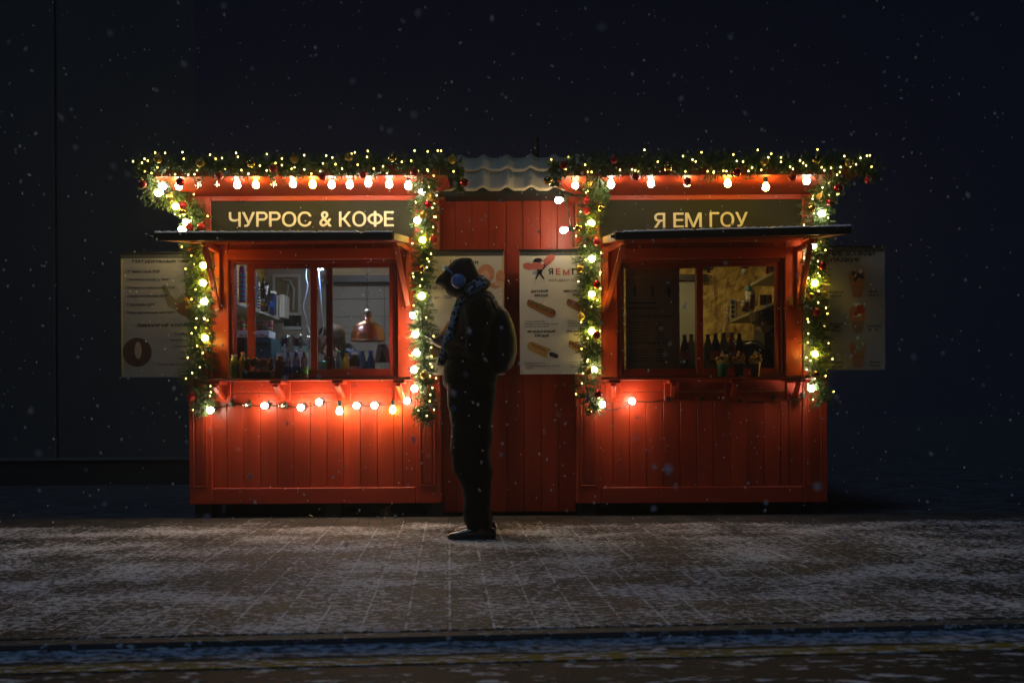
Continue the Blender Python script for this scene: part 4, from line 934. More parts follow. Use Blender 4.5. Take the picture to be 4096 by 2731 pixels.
# heat lamp
d=7.62; c=W(1471,1365,d)
t=thing('heat_lamp','copper dome heat lamp on a coiled black cord inside the left kiosk','lamp',c)
rr=67*d/F
prof=[(rr*1.03,0),(rr,.008)]+[(rr*math.cos(x*math.pi/2/10)**.75,.03+.125*math.sin(x*math.pi/2/10)) for x in range(0,9)]+[(.031,.155),(.030,.158),(.030,.20),(.0001,.20)]
m=MB(); m.lathe(prof,c,40,cap=False); m.build('shade',COPPER,t,smooth=True)
m=MB(); m.lathe([(rr*.99,.004),(rr*.9,.03),(rr*.6,.10),(.02,.13)],c,32,cap=False); m.build('shade_lining',mat('pale blue enamel',(.35,.45,.65),.5),t,smooth=True)
m=MB(); m.lathe([(.031,.201),(.031,.232),(.02,.238),(.005,.25)],c,20); m.build('lamp_neck',METAL,t)
m=MB(); m.tube([(c.x+.011*math.cos(k*.9),c.y+.011*math.sin(k*.9),c.z+.26+k*.0028) for k in range(130)],.0028,6); m.tube([c+Vector((0,0,.24)),c+Vector((.004,0,.27))],.003,6); m.build('coiled_cord',DARK,t,smooth=True)
m=MB(); q=c+Vector((.004,-rr*.985,.028)); m.plate([(q.x-.011,q.z-.008),(q.x+.011,q.z-.008),(q.x,q.z+.012)],q.y-.004,.001); m.build('warning_sticker',mat('yellow print',(.62,.46,.02),.5),t)
# shelf left
def shelf(name_label,x0,x1,d0,d1,z,mt,th=.02,cat='shelf'):
    m=MB(); m.box(x0,x1,d0,d1,z-th,z); o=m.build('wall_shelf',mt,bevel=.002); tag(o,name_label,cat); return o
zs=WZ(933,1200,7.3)
PSH=mat('grey laminate',(.33,.36,.38),.5)
shelf('grey shelf of cup stacks along the side wall in the left kiosk',-2.335,-2.10,7.30,9.0,zs,PSH)
def cups(px0,px1,pyt,d,z,cols,label,n,grp,lid=None,lean=0):
    xc=(WX(px0,1200,d)+WX(px1,1200,d))/2; r=(WX(px1,1200,d)-WX(px0,1200,d))/2; zt=WZ(px0,pyt,d); t=thing('cup_stack',label,'cup stack',(xc,d,z),grp)
    st=(zt-z)/(n+3)
    for g_ in range(2):
        m=MB()
        for k in range(g_,n,2):
            m.mi=0; zz=z+k*st; m.lathe([(r*.93,0),(r,st*.55),(r*1.05,st*.6),(r*1.05,st*.85),(r*.95,st*.9)],(xc+lean*k/n,d,zz),18)
        m.build('cup_rims' if g_ else 'cups',cols[g_],t,smooth=False)
    m=MB(); m.lathe([(r,0),(r*.72,st*3.2)],(xc+lean,d,z+n*st),18); m.build('top_cup',lid or cols[0],t)
    return xc,r,zt
cp='cup stacks on the left kiosk shelf'
wc=mat('white paper cup',(.68,.70,.75),.5); blc=mat('black paper cup',(.02,.02,.022),.45); ppc=mat('purple paper cup',(.20,.05,.20),.45); tlc=mat('teal paper cup',(.05,.28,.30),.45)
xc,r,zt=cups(928,952,1062,7.36,zs,(wc,mat('grey band',(.35,.38,.45),.5)),'leaning stack of white lettered cups, nearest on the left kiosk shelf',16,cp)
m=MB(); put_text(m,'LIFE',0,.062,0,.014,0,.06); m.v=[Vector((xc-.004+v.z*1.0,7.36-r-.004,zt-.03-v.x)) for v in m.v]; o=m.build('cup_lettering',mat('red print',(.5,.02,.03),.5)); attach(o,[x for x in C.objects if x.name.startswith('cup_stack')][-1])
cups(956,984,1067,7.46,zs,(ppc,tlc),'stack of purple and teal cups on the left kiosk shelf',12,cp)
cups(1008,1029,1092,7.8,zs,(mat('blue grey cup',(.30,.36,.55),.45),blc),'tall stack of blue grey striped cups in the left kiosk',30,cp,lid=blc)
cups(1031,1041,1130,8.0,zs,(wc,blc),'narrow stack of white cups behind the striped stack',16,cp)
# bag, box, dispenser on the shelf
def blob(name,label,cat,c,sc,mt,seed,part='bag',amp=.25,extra=None):
    t=thing(name,label,cat,c); m=MB(); m.ball((0,0,0),1,24,16)
    m.v=[Vector((c[0]+v.x*sc[0]*(1+amp*noise.noise(v*2.2+Vector((seed,0,0)))),c[1]+v.y*sc[1],c[2]+sc[2]+v.z*sc[2]*(1+amp*noise.noise(v*2.2+Vector((0,seed,0)))))) for v in m.v]
    m.build(part,mt,t,smooth=True); return t
cc=W(1060,1250,8.2); tb=blob('black_bag','black plastic bag of colourful packets on the left kiosk shelf','bag',(cc.x,8.2,zs),(.042,.06,.125),mat('black plastic film',(.01,.01,.012),.2),4,'film',.5)
m=MB(); rnd=random.Random(3)
for k in range(9): 
    m.mi=k%3; q=(cc.x+rnd.uniform(-.02,.025),8.13,zs+rnd.uniform(.02,.10)); m.box(q[0]-.012,q[0]+.012,q[1]-.005,q[1],q[2]-.012,q[2]+.012)
m.build('packets',[mat('yellow packet',(.6,.4,.03),.4),mat('red packet',(.5,.08,.05),.4),mat('teal packet',(.2,.3,.35),.4)],tb)
t=thing('snack_box','tall dark blue carton with white top on the left kiosk shelf','box',(WX(1094,1240,8.4),8.4,zs)); x0,x1=WX(1083,1240,8.4),WX(1102,1240,8.4)
m=MB(); m.box(x0,x1,8.36,8.44,zs,WZ(1090,1175,8.4)); m.build('carton',mat('dark blue card',(.02,.035,.10),.5),t,bevel=.002); m=MB(); m.box(x0,x1,8.355,8.445,WZ(1090,1175,8.4)+.0005,WZ(1090,1165,8.4)); m.build('carton_top',WHITEP,t); m=MB(); m.box(x0+.004,x1-.004,8.354,8.359,zs+.055,zs+.10); m.build('printed_panel',mat('bright blue print',(.02,.10,.5),.4),t)
t=thing('paper_dispenser','tall white paper dispenser at the end of the shelf','dispenser',(WX(1127,1260,8.8),8.8,zs-.06)); x0,x1=WX(1107,1240,8.8),WX(1147,1240,8.8)
m=MB(); m.box(x0,(x0+x1)/2-.002,8.72,8.9,zs+.001,WZ(1127,1186,8.8)); m.box((x0+x1)/2+.001,x1,8.70,8.9,zs+.001,WZ(1127,1183,8.8)); m.build('casing',mat('warm white casing',(.50,.50,.47),.5),t,bevel=.004)
# frame on the back wall
d=9.19
t=thing('wall_frame','pale framed board on the back wall of the left kiosk','frame',W(1148,1255,d)); A=lambda x,y:(WX(x,y,d),WZ(x,y,d))
x0,z0=A(1092,1262); x1,z1=A(1204,1098); m=MB()
m.box(x0,x1,d-.02,d,z1-.025,z1); m.box(x0,x1,d-.02,d,z0,z0+.025); m.box(x0,x0+.025,d-.02,d,z0+.026,z1-.026); m.box(x1-.025,x1,d-.02,d,z0+.026,z1-.026); m.build('frame_moulding',mat('pale grey wood',(.33,.34,.33),.6),t,bevel=.002)
m=MB(); m.box(x0+.026,x1-.026,d-.008,d-.001,z0+.026,z1-.026); m.build('board',mat('brown board',(.16,.12,.07),.7,var=(6,.3,(1,1,1))),t)
m=MB(); m.tube([(x0+.1,d-.03,z1-.05),(x0+.16,d-.03,z1-.06),(x0+.2,d-.03,z1-.14),(x0+.19,d-.03,z0+.05)],.012,8); m.beam((x0+.12,d-.04,z0+.06),(x0+.155,d-.04,z1-.09),.02,.01); m.build('hanging_tool',mat('grey plastic',(.25,.26,.26),.5),t)
# dark monitor / cabinet under it
t=thing('card_terminal','dark screen with pale base on the back wall of the left kiosk','screen',W(1172,1320,8.9)); q0=W(1138,1306,8.9); q1=W(1204,1262,8.9)
m=MB(); m.box(q0.x,q1.x,8.88,8.92,q0.z,q1.z); m.build('screen',mat('dark screen glass',(.008,.009,.01),.2),t,bevel=.002); m=MB(); m.box(q0.x-.005,q1.x+.008,8.85,8.93,q0.z-.036,q0.z-.002); m.build('base',mat('grey plastic',(.25,.26,.26),.5),t,bevel=.003)
# coffee machine (teal casing)
d=7.62; zt=WZ(1010,1352,d)
t=thing('coffee_machine','dark teal coffee machine casing with vent slots inside the left kiosk','machine',(WX(1010,1440,d),d,ZI)); x0,xm_,x1=WX(935,1400,d),WX(976,1400,d),WX(1086,1400,d)
m=MB(); m.box(x0,xm_-.001,d,d+.35,ZI,zt+.004); m.build('side_casing',mat('black casing',(.012,.015,.014),.35),t,bevel=.003); m=MB(); m.box(xm_,x1,d-.004,d+.33,ZI,zt-.004); bo=m.build('casing',mat('teal steel',(.015,.085,.115),.35),t,bevel=.003)
m=MB()
for k in range(22): m.box(xm_+.07+k*.0055,xm_+.0725+k*.0055,d-.0065,d-.0035,zt-.065,zt-.035)
m.build('vent_slots',DARK,bo)
t=thing('pastry_box','white printed box with leaf pattern on top of the coffee machine','box',(WX(1010,1340,d),d,zt)); m=MB(); z2=WZ(1010,1322,d); m.box(WX(935,1340,d),WX(1076,1340,d),d+.004,d+.2,zt+.005,z2); m.build('carton',mat('white card',(.66,.68,.70),.5),t,bevel=.002)
m=MB(); rnd=random.Random(9)
for k in range(14): m.plate(ell(rnd.uniform(WX(940,1,d),WX(1070,1,d)),rnd.uniform(zt+.015,z2-.012),.005,.008,8,rot=rnd.uniform(0,3)),d+.002,.001)
m.build('leaf_print',mat('olive leaf print',(.20,.22,.10),.5),t)
t=thing('macaron_bag','clear bag of green, yellow and pink macarons on the white box','macarons',(WX(1010,1330,d),d,z2)); cols=[(.72,.60,.12),(.16,.50,.10),(.62,.06,.10),(.70,.66,.55),(.65,.30,.16)]
m=MB(); rnd=random.Random(2); M_=Matrix.Rotation(math.pi/2,3,'Y')
for i,(px) in enumerate((946,962,1028,1044,1059,1075)):
    for j in range(3):
        m.mi=rnd.randrange(5); X=WX(px,1300,d); m.lathe([(.018,-.009),(.022,-.004),(.022,.004),(.018,.009)],(X,d+.05,z2+.014+j*.026),14)
        m.mi=3; m.lathe([(.021,-.002),(.021,.002)],(X,d+.05,z2+.027+j*.026),12)
m.build('macarons',[mat('macaron %d'%i,c,.55) for i,c in enumerate(cols)],t,smooth=False)
m=MB(); n=20
for zz in (0,): 
    vs=[];fs=[]
    for i in range(n+1):
        for j in range(9):
            u,v=i/n,j/8; X=WX(934,1300,d)+(WX(1088,1300,d)-WX(934,1300,d))*u; vs.append((X,d+.02+.012*noise.noise(Vector((u*14,v*6,1)))-.012*math.sin(v*3.14),z2+.002+v*.092))
    for i in range(n):
        for j in range(8): q=i*9+j; fs.append((q,q+9,q+10,q+1))
    m.add(vs,fs)
m.build('plastic_film',CLEARP,t,smooth=True)
# chocolate lollipops
d=7.75
t=thing('pop_display','white patterned box holding bagged chocolate figure pops in the left kiosk','display box',W(1170,1440,d)); m=MB(); x0,x1=WX(1104,1420,d),WX(1226,1420,d); zb_,zt_=ZI,WZ(1170,1411,d); m.box(x0,x1,d,d+.1,zb_,zt_); m.build('carton',mat('lilac white card',(.62,.60,.72),.5),t,bevel=.002)
for i,(px,py,col) in enumerate(((1137,1368,(.035,.015,.05)),(1187,1365,(.05,.02,.03)),(1221,1372,(.45,.5,.45)))):
    X=WX(px,py,d-.02); Z=WZ(px,py,d-.02); p=thing('chocolate_pop',('dark chocolate figure pop, left in the pop display','dark chocolate figure pop with round belly in the pop display','pale green wrapped pop at the right of the display')[i],'lollipop',(X,d-.02,zt_),'pops in the display')
    m=MB(); m.ball((X,d-.02,Z),.030,14,10,sc=(1,.5,.95)); m.ball((X-.018,d-.025,Z+.026),.015,10,7); m.ball((X+.020,d-.025,Z+.022),.014,10,7); m.ball((X,d-.02,Z-.026),.022,12,8,sc=(1.2,.5,.8)); m.build('figure',mat('pop %d'%i,col,.2,coat=.6),p,smooth=True)
    m=MB(); m.tube([(X,d-.015,zt_-.02),(X,d-.015,Z-.02)],.003,8); m.build('stick',WHITEP,p)
    m=MB(); m.loft([((X,d-.02,zt_+.01),(.012,0,0),(0,.01,0)),((X,d-.02,Z-.045),(.034,0,0),(0,.022,0)),((X,d-.02,Z+.03),(.040,0,0),(0,.026,0)),((X,d-.02,Z+.055),(.043,0,0),(0,.004,0))],12); m.build('bag',CLEARP,p,smooth=True)
    m=MB(); m.box(X-.018,X+.016,d-.046,d-.044,zt_+.012,zt_+.048); m.build('paper_tag',mat('mint paper',(.35,.55,.42),.5),p)
# jar and can
t=thing('candy_jar','clear jar of yellow sweets between the window stiles','jar',(WX(1272,1470,7.5),7.5,ZI)); c=(WX(1270,1470,7.5),7.5,ZI); m=MB(); m.lathe([(.032,0),(.032,.15),(.034,.155)],c,20); m.build('jar_body',CLEARP,t,smooth=True); m=MB(); m.lathe([(.036,.156),(.036,.170),(.03,.172)],c,20); m.build('lid',mat('pale blue lid',(.4,.5,.65),.4),t)
m=MB(); m.lathe([(.028,.004),(.028,.135)],c,16); m.build('sweets',mat('yellow sweets',(.6,.48,.12),.6,bump=(90,.8,(1,1,1))),t)
t=thing('drink_can','pale green drinks can behind the left kiosk glass','can',(WX(1291,1470,7.5),7.46,ZI)); c=(WX(1292,1470,7.46),7.46,ZI); z=WZ(1292,1443,7.46)-ZI; m=MB(); m.lathe([(.026,0),(.030,.006),(.030,z-.012),(.026,z)],c,20); m.build('can_body',mat('pale green metal',(.25,.5,.42),.3,.6),t,smooth=True); m=MB(); m.lathe([(.0305,z-.022),(.0305,z-.013)],c,20,cap=False); m.build('green_band',mat('bright green band',(.05,.5,.12),.4),t)
# white lit cables and led lamp
LED=emitm('cool led',(.30,.48,1.),260)
t=thing('led_lamp','small cool white LED lamp at the top of the left kiosk window','lamp',W(1280,1070,7.45)); q=W(1280,1076,7.36); m=MB(); m.box(q.x-.06,q.x+.024,7.34,7.37,q.z-.004,q.z+.012); m.build('diffuser',LED,t,bevel=.002); m=MB(); m.box(q.x-.07,q.x+.03,7.335,7.38,q.z+.0125,q.z+.03); m.build('housing',WHITEP,t)
def cable(label,pts,r,mt,cat='cable'):
    P=[W(*p) for p in pts]; Q=[]
    for i in range(len(P)-1):
        p0,p1,p2,p3=P[max(i-1,0)],P[i],P[i+1],P[min(i+2,len(P)-1)]
        for k in range(8):
            s=k/8; Q.append(.5*((2*p1)+(p2-p0)*s+(2*p0-5*p1+4*p2-p3)*s*s+(3*p1-p0-3*p2+p3)*s**3))
    Q.append(P[-1]); m=MB(); m.tube(Q,r,8); o=m.build('hanging_cable',mt,smooth=True); tag(o,label,cat); return o
WC=mat('white cable',(.75,.78,.82),.4)
cable('knotted white cable hanging behind the middle of the left window',[(1228,1060,7.4),(1224,1105,7.4),(1228,1125,7.4),(1230,1150,7.4),(1214,1225,7.4),(1225,1270,7.4),(1230,1305,7.4)],.0032,WC)
cable('white cable curving down beside the seller',[(1273,1066,7.42),(1277,1110,7.42),(1283,1170,7.42),(1288,1250,7.42),(1294,1310,7.42),(1285,1338,7.42),(1266,1346,7.42)],.0034,WC)
t=thing('cable_switch','small white plug at the end of the knotted cable','plug',W(1232,1315,7.4)); q=W(1233,1318,7.4); m=MB(); m.beam(q+Vector((-.006,0,.024)),q+Vector((.008,0,-.024)),.018,.014); m.build('plug_body',WHITEP,t,bevel=.002); m=MB(); m.tube([q+Vector((-.010,0,.022)),q+Vector((-.013,0,.034))],[.006,.0035],8); m.build('cable_boot',WHITEP,t)
# unseen tube added under the left kiosk ceiling to light the interior
t=thing('unseen_fill_lamp','unseen fill lamp added under the ceiling of the left kiosk','lamp',(-1.3,8.1,2.17)); m=MB(); m.box(-1.75,-1.15,8.05,8.12,2.212,2.226); m.build('diffuser',emitm('interior fill light',(.86,.90,1.),62),t); m=MB(); m.box(-1.77,-1.13,8.04,8.13,2.2265,2.245); m.build('housing',WHITEP,t)
m=MB(); q=W(1450,1127,9.1); m.box(WX(1300,1100,9.15),-.62,9.10,9.205,q.z,WZ(1450,1100,9.1)); o=m.build('cable_duct',DARK); tag(o,'dark horizontal duct across the back wall of the left kiosk','duct')
m=MB(); m.box(WX(1300,1100,9.15),-.62,9.14,9.208,WZ(1450,1099,9.1),WZ(1450,1060,9.1)+.1); o=m.build('wooden_beam',mat('pale beam wood',(.42,.32,.17),.6,var=(5,.3,(.2,1,3)))); tag(o,'pale wooden beam above the dark duct in the left kiosk','beam')
m=MB()
for zz in (1334,1265,1195): m.box(WX(1310,1,9.2),-.62,9.2035,9.2095,WZ(1450,zz,9.2)-.0015,WZ(1450,zz,9.2)+.0015)
m.box(WX(1530,1,9.2)-.0015,WX(1530,1,9.2)+.0015,9.2035,9.2095,.9,2.0); o=m.build('panel_joint',mat('dark joint',(.06,.055,.05),.8)); attach(o,KL)
# ------------------------------------------------------------------ right kiosk interior
ZR=WZ(2810,1521,DK)-.012; ZRB=WZ(2810,1456,7.4)
t=thing('window_menu','dark menu sheet taped inside the left pane of the right kiosk','menu',W(2610,1475,7.275)); d=7.275
m=MB(); m.box(WX(2503,1200,d),WX(2718,1200,d),d,d+.003,WZ(2610,1476,d),WZ(2610,1075,d)); m.build('sheet',mat('brown menu sheet',(.26,.15,.11),.6),t)
I=MB()
for tt,x0,x1,y,b in (('ГОРЯЧИЕ НАПИТКИ',2524,2690,1267,.03),('НАТУРАЛЬНЫЕ ЧАИ',2512,2682,1371,.03)): put_text(I,tt,WX(x0,y,d),WX(x1,y,d),WZ(x0,y+6,d),WZ(x0,y-6,d),d-.001,b)
for y in list(range(1290,1360,11))+list(range(1398,1450,11)): I.box(WX(2512,y,d),WX(2595,y,d),d-.001,d-.0004,WZ(2600,y+1.2,d),WZ(2600,y-1.2,d)); I.box(WX(2625,y,d),WX(2655,y,d),d-.001,d-.0004,WZ(2600,y+1.5,d),WZ(2600,y-1.5,d))
for y in (1212,1232): I.box(WX(2512,y,d),WX(2627,y,d),d-.001,d-.0004,WZ(2600,y+3,d),WZ(2600,y-3,d))
for x in (2540,2610,2675): I.plate(ell(WX(x,1165,d),WZ(x,1165,d),.014,.04,14),d-.001,.0005)
I.build('lettering',mat('faint dark print',(.025,.015,.012),.6),t)
gp=MB(); gp.box(WX(2650,1300,9.1),WX(2800,1300,9.1),9.14,9.205,.6,WZ(2750,1125,9.15)); o=gp.build('wall_panel',mat('greenish grey panel',(.30,.31,.26),.6,var=(2,.15,(1,1,1)))); attach(o,KR)
gp=MB(); gp.box(WX(2640,1110,9.1),WX(2830,1110,9.1),9.10,9.205,WZ(2750,1124,9.15),WZ(2750,1100,9.15)); o=gp.build('dark_duct',DARK); tag(o,'short dark duct above the grey panel in the right kiosk','duct')
k2='bottles behind the glass of the right kiosk'
for px,pt,sh,col,cap,lab,lb,dd in ((2739,1338,'soda',(.03,.012,.008),(.02,.03,.03),(.20,.02,.015),'dark cola bottle with black cap, leftmost in the right kiosk',7.5),
    (2766,1336,'soda',(.25,.3,.28),(.01,.03,.12),None,'clear unlabelled soda bottle beside the leftmost cola in the right kiosk',7.5),
    (2832,1336,'soda',(.10,.16,.12),(.01,.02,.10),None,'greenish clear bottle just right of the central window stile',7.55),
    (2863,1332,'soda',(.03,.012,.008),(.02,.02,.03),(.30,.04,.02),'cola bottle with red label behind the ice cream cup display',7.5),
    (2896,1330,'soda',(.20,.25,.25),(.01,.03,.10),(.01,.03,.16),'clear soda bottle with navy label in the right kiosk',7.48),
    (2928,1329,'soda',(.45,.14,.02),(.01,.03,.20),(.35,.10,.02),'amber orange soda bottle with blue cap in the right kiosk',7.5),
    (2958,1332,'soda',(.03,.012,.008),(.02,.03,.12),(.28,.03,.02),'cola bottle rightmost of the row in the right kiosk',7.5)):
    bottle(px,pt,dd,ZRB,sh,col,cap,lb,lab,grp=k2)
m=MB(); x0=WX(2640,1,7.4); m.box(x0,WX(2985,1,7.4),7.40,7.62,ZR+.001,ZRB-.001); o=m.build('bottle_riser',mat('olive board',(.07,.06,.03),.6)); tag(o,'low dark riser board under the bottles in the right kiosk','board')
# shelves
zs1=WZ(3107,1214,7.5)
x_e=1.885
SHM=mat('edged shelf board',(.30,.26,.16),.55)
shelf('long shelf of cups and sweets along the side wall in the right kiosk',x_e,2.165,7.30,8.95,zs1,SHM,.022)
zs2=WZ(3105,1087,7.5); shelf('short upper shelf in the right kiosk corner',x_e+.02,2.165,7.30,8.2,zs2,SHM,.022)
m=MB(); m.loft([((1.98,7.9,zs1-.14),(.08,0,0),(0,.14,0)),((1.98,7.9,zs1-.10),(.13,0,0),(0,.2,0)),((1.98,7.9,zs1-.03),(.14,0,0),(0,.22,0))],20,3); o=m.build('extractor_hood',mat('dark hood enamel',(.03,.03,.02),.35)); o.name='extractor_hood'; tag(o,'dark rounded hood under the long shelf in the right kiosk','hood')
def cupr(px,pyt,pyb,w,d,label,body,lid):
    X=WX(px,pyb,d); z0=zs1; z1=z0+(pyb-pyt)*d/F; r=w*d/F/2; t=thing('takeaway_cup',label,'cup',(X,d,z0),'cups on the right kiosk shelf')
    m=MB(); m.lathe([(r*.78,0),(r*.97,(z1-z0)*.8)],(X,d,z0),18); m.build('cup_body',body,t,smooth=True)
    m=MB(); m.lathe([(r*1.04,(z1-z0)*.8),(r*1.04,(z1-z0)*.86),(r*.9,(z1-z0)*.88),(r*.85,z1-z0)],(X,d,z0),18); m.build('lid',lid,t)
kraft=mat('kraft paper',(.28,.15,.06),.6)
cupr(2980,1211,1255,32,8.1,'kraft takeaway cup with white lid, front of the right kiosk shelf',kraft,WHITEP)
cupr(3008,1170,1240,26,7.9,'taller kraft cup with white lid on the right kiosk shelf',kraft,WHITEP)
cupr(2996,1137,1247,30,8.25,'tall pale cup stack topped by a rim in the right kiosk',mat('pale cup',(.36,.36,.32),.5),mat('teal rim',(.1,.25,.25),.5))
t=thing('glass_bottle','slender clear glass bottle between the power strip and kraft cup','bottle',(WX(2955,1268,8.5),8.5,zs1)); c=(WX(2955,1268,8.5),8.5,zs1); m=MB(); m.lathe([(.022,0),(.022,.07),(.010,.10),(.010,.13)],c,14); m.build('glass_body',CLEARP,t,smooth=True); m=MB(); m.lathe([(.011,.131),(.011,.142)],c,10); m.build('cap',WHITEP,t)
rnd=random.Random(8)
for i,(px,c1,c2) in enumerate(((3045,(.45,.40,.03),'yellow'),(3059,(.08,.35,.05),'green'),(3070,(.50,.45,.40),'white'),(3081,(.50,.12,.03),'orange red'))):
    d=7.62; X=WX(px,1200,d); t=thing('sweet_packet','upright '+c2+' packet of sweets on the right kiosk shelf','packet',(X,d,zs1),'sweet packets in the right kiosk'); m=MB(); m.loft([((X,d,zs1),(.013,0,0),(0,.010,0)),((X,d,zs1+.035),(.014,0,0),(0,.014,0)),((X,d,zs1+.075),(.013,0,0),(0,.002,0))],12,3); m.build('packet_film',mat('packet '+c2,c1,.3),t,smooth=True); m=MB(); m.box(X-.012,X+.012,d-.003,d+.003,zs1+.0755,zs1+.082); m.build('top_seal',mat('seal '+c2,tuple(min(1,x*1.5) for x in c1),.3),t)
t=thing('price_tag_clip','two white price tags on clips on the right kiosk shelf','tag',(WX(3024,1222,7.75),7.75,zs1)); m=MB(); X=WX(3022,1200,7.75); m.box(X-.012,X+.010,7.75,7.752,zs1+.005,zs1+.03); m.box(X,X+.02,7.76,7.762,zs1+.02,zs1+.045); parts(m,'tag',WHITEP,t)
# bottles on upper shelf
for i,(px,c1) in enumerate(((3070,(.3,.05,.03)),(3084,(.5,.5,.5)),(3096,(.03,.1,.04)))):
    d=7.6; X=WX(px,1080,d); t=thing('syrup_bottle',('red','white','dark green')[i]+' syrup bottle on the short upper shelf','bottle',(X,d,zs2),'syrup bottles'); m=MB(); m.lathe([(.012,0),(.012,.05),(.005,.07),(.005,.085)],(X,d,zs2),12); m.build('body',mat('syrup %d'%i,c1,.3),t,smooth=True); m=MB(); m.lathe([(.006,.0855),(.006,.094)],(X,d,zs2),10); m.build('cap',DARK,t)
# power strip
d=9.17; c=W(2931,1240,d); t=thing('power_strip','white upright power strip on the strand board wall','power strip',c); m=MB(); x0,x1=WX(2920,1240,d),WX(2943,1240,d); z0,z1=WZ(2931,1278,d),WZ(2931,1198,d); m.box(x0,x1,d,d+.03,z0,z1); m.build('strip_body',mat('ivory plastic',(.55,.52,.42),.4),t,bevel=.006)
m=MB()
for k in range(4): m.lathe([(.019,0),(.017,.002)],((x0+x1)/2,d-.0005,z0+.03+k*.042),16,M=Matrix.Rotation(math.pi/2,3,'X'))
m.build('socket',DARK,t); m=MB(); m.box((x0+x1)/2-.016,(x0+x1)/2+.016,d-.003,d-.0005,z1-.028,z1-.008); m.build('switch',mat('blue switch',(.02,.05,.2),.3),t)
cable('pale cable looping up to the power strip',[(2893,1345,9.15),(2898,1290,9.15),(2910,1220,9.15),(2918,1198,9.15),(2930,1193,9.15)],.006,mat('ivory cable',(.5,.47,.35),.5))
cable('thin red wire hanging on the strand board wall',[(2830,1100,9.17),(2852,1108,9.17),(2858,1160,9.17),(2860,1210,9.17),(2859,1265,9.17)],.004,mat('red wire',(.3,.06,.03),.5))
t=thing('unlit_bulb','unlit bulb in a black holder under the right kiosk ceiling','bulb',W(2978,1085,8.6)); c=W(2978,1086,8.6); m=MB(); m.ball(c,.028,14,10); m.build('glass',mat('frosted bulb',(.4,.4,.36),.3),t,smooth=True); m=MB(); m.lathe([(.016,.02),(.026,.03),(.03,.08)],c,12); m.build('holder',DARK,t)
t=thing('ceiling_speaker','black box with blue plug under the ceiling of the right kiosk','speaker',W(2822,1070,7.9)); m=MB(); q=W(2822,1070,7.9); m.loft([((q.x,7.9,q.z-.02),(.055,0,0),(0,.06,0)),((q.x,7.9,q.z+.04),(.09,0,0),(0,.08,0)),((q.x,7.9,q.z+.14),(.09,0,0),(0,.08,0))],4,2); m.build('speaker_box',DARK,t); m=MB(); m.tube([(q.x+.02,7.87,q.z-.045),(q.x+.02,7.87,q.z-.018)],.012,10); m.build('blue_plug',mat('blue plug',(.01,.02,.18),.4),t)
# espresso machine
d=7.85; c=W(3010,1400,d); t=thing('espresso_machine','dark rounded espresso machine behind the right pane','machine',(c.x,d,ZR)); m=MB()
m.loft([((c.x,d,ZR),(.15,0,0),(0,.14,0)),((c.x,d,ZR+.16),(.16,0,0),(0,.15,0)),((c.x-.005,d,ZR+.27),(.14,0,0),(0,.13,0)),((c.x-.02,d,ZR+.34),(.07,0,0),(0,.07,0))],28,3); m.build('machine_body',mat('dark enamel',(.012,.012,.022),.15),t,smooth=True)
m=MB(); m.tube([(c.x-.08,d-.10,ZR+.31),(c.x-.01,d-.13,ZR+.315),(c.x+.07,d-.12,ZR+.27)],.008,8); m.build('grab_rail',METAL,t,smooth=True)
t=thing('cutlery_tray','white tray of wooden sticks and forks in the right kiosk','tray',W(3062,1330,7.7)); c=W(3062,1328,7.7); m=MB(); m.hexa([c+Vector(v) for v in ((-.03,-.04,0),(.02,-.04,0),(.02,.04,0),(-.03,.04,0),(-.055,-.05,.04),(.05,-.05,.045),(.05,.05,.045),(-.055,.05,.04))]); m.build('tray_body',mat('ivory plastic',(.55,.52,.42),.4),t,bevel=.002)
m=MB(); rnd=random.Random(1)
for k in range(9): 
    a=c+Vector((rnd.uniform(-.04,.04),rnd.uniform(-.02,.02),.03)); m.beam(a,a+Vector((rnd.uniform(-.012,.012),0,rnd.uniform(.04,.06))),.004,.003)
m.build('sticks',mat('birch wood',(.5,.38,.2),.6),t)
m=MB(); m.box(WX(3040,1400,7.9),2.16,7.75,8.1,ZR,WZ(3080,1310,7.9)-.01); o=m.build('tall_cabinet',mat('dark board',(.04,.03,.02),.6)); tag(o,'dark cabinet under the cutlery tray in the right kiosk','cabinet')
# warm fill for the right interior, from an unseen added lamp
t=thing('unseen_fill_lamp','unseen warm fill lamp added under the ceiling of the right kiosk','lamp',(1.2,8.3,2.15)); m=MB(); m.box(1.1,1.45,8.28,8.34,2.19,2.204); m.build('diffuser',emitm('warm interior fill light',(1,.74,.34),75),t); m=MB(); m.box(1.08,1.47,8.27,8.35,2.2045,2.225); m.build('housing',WHITEP,t)
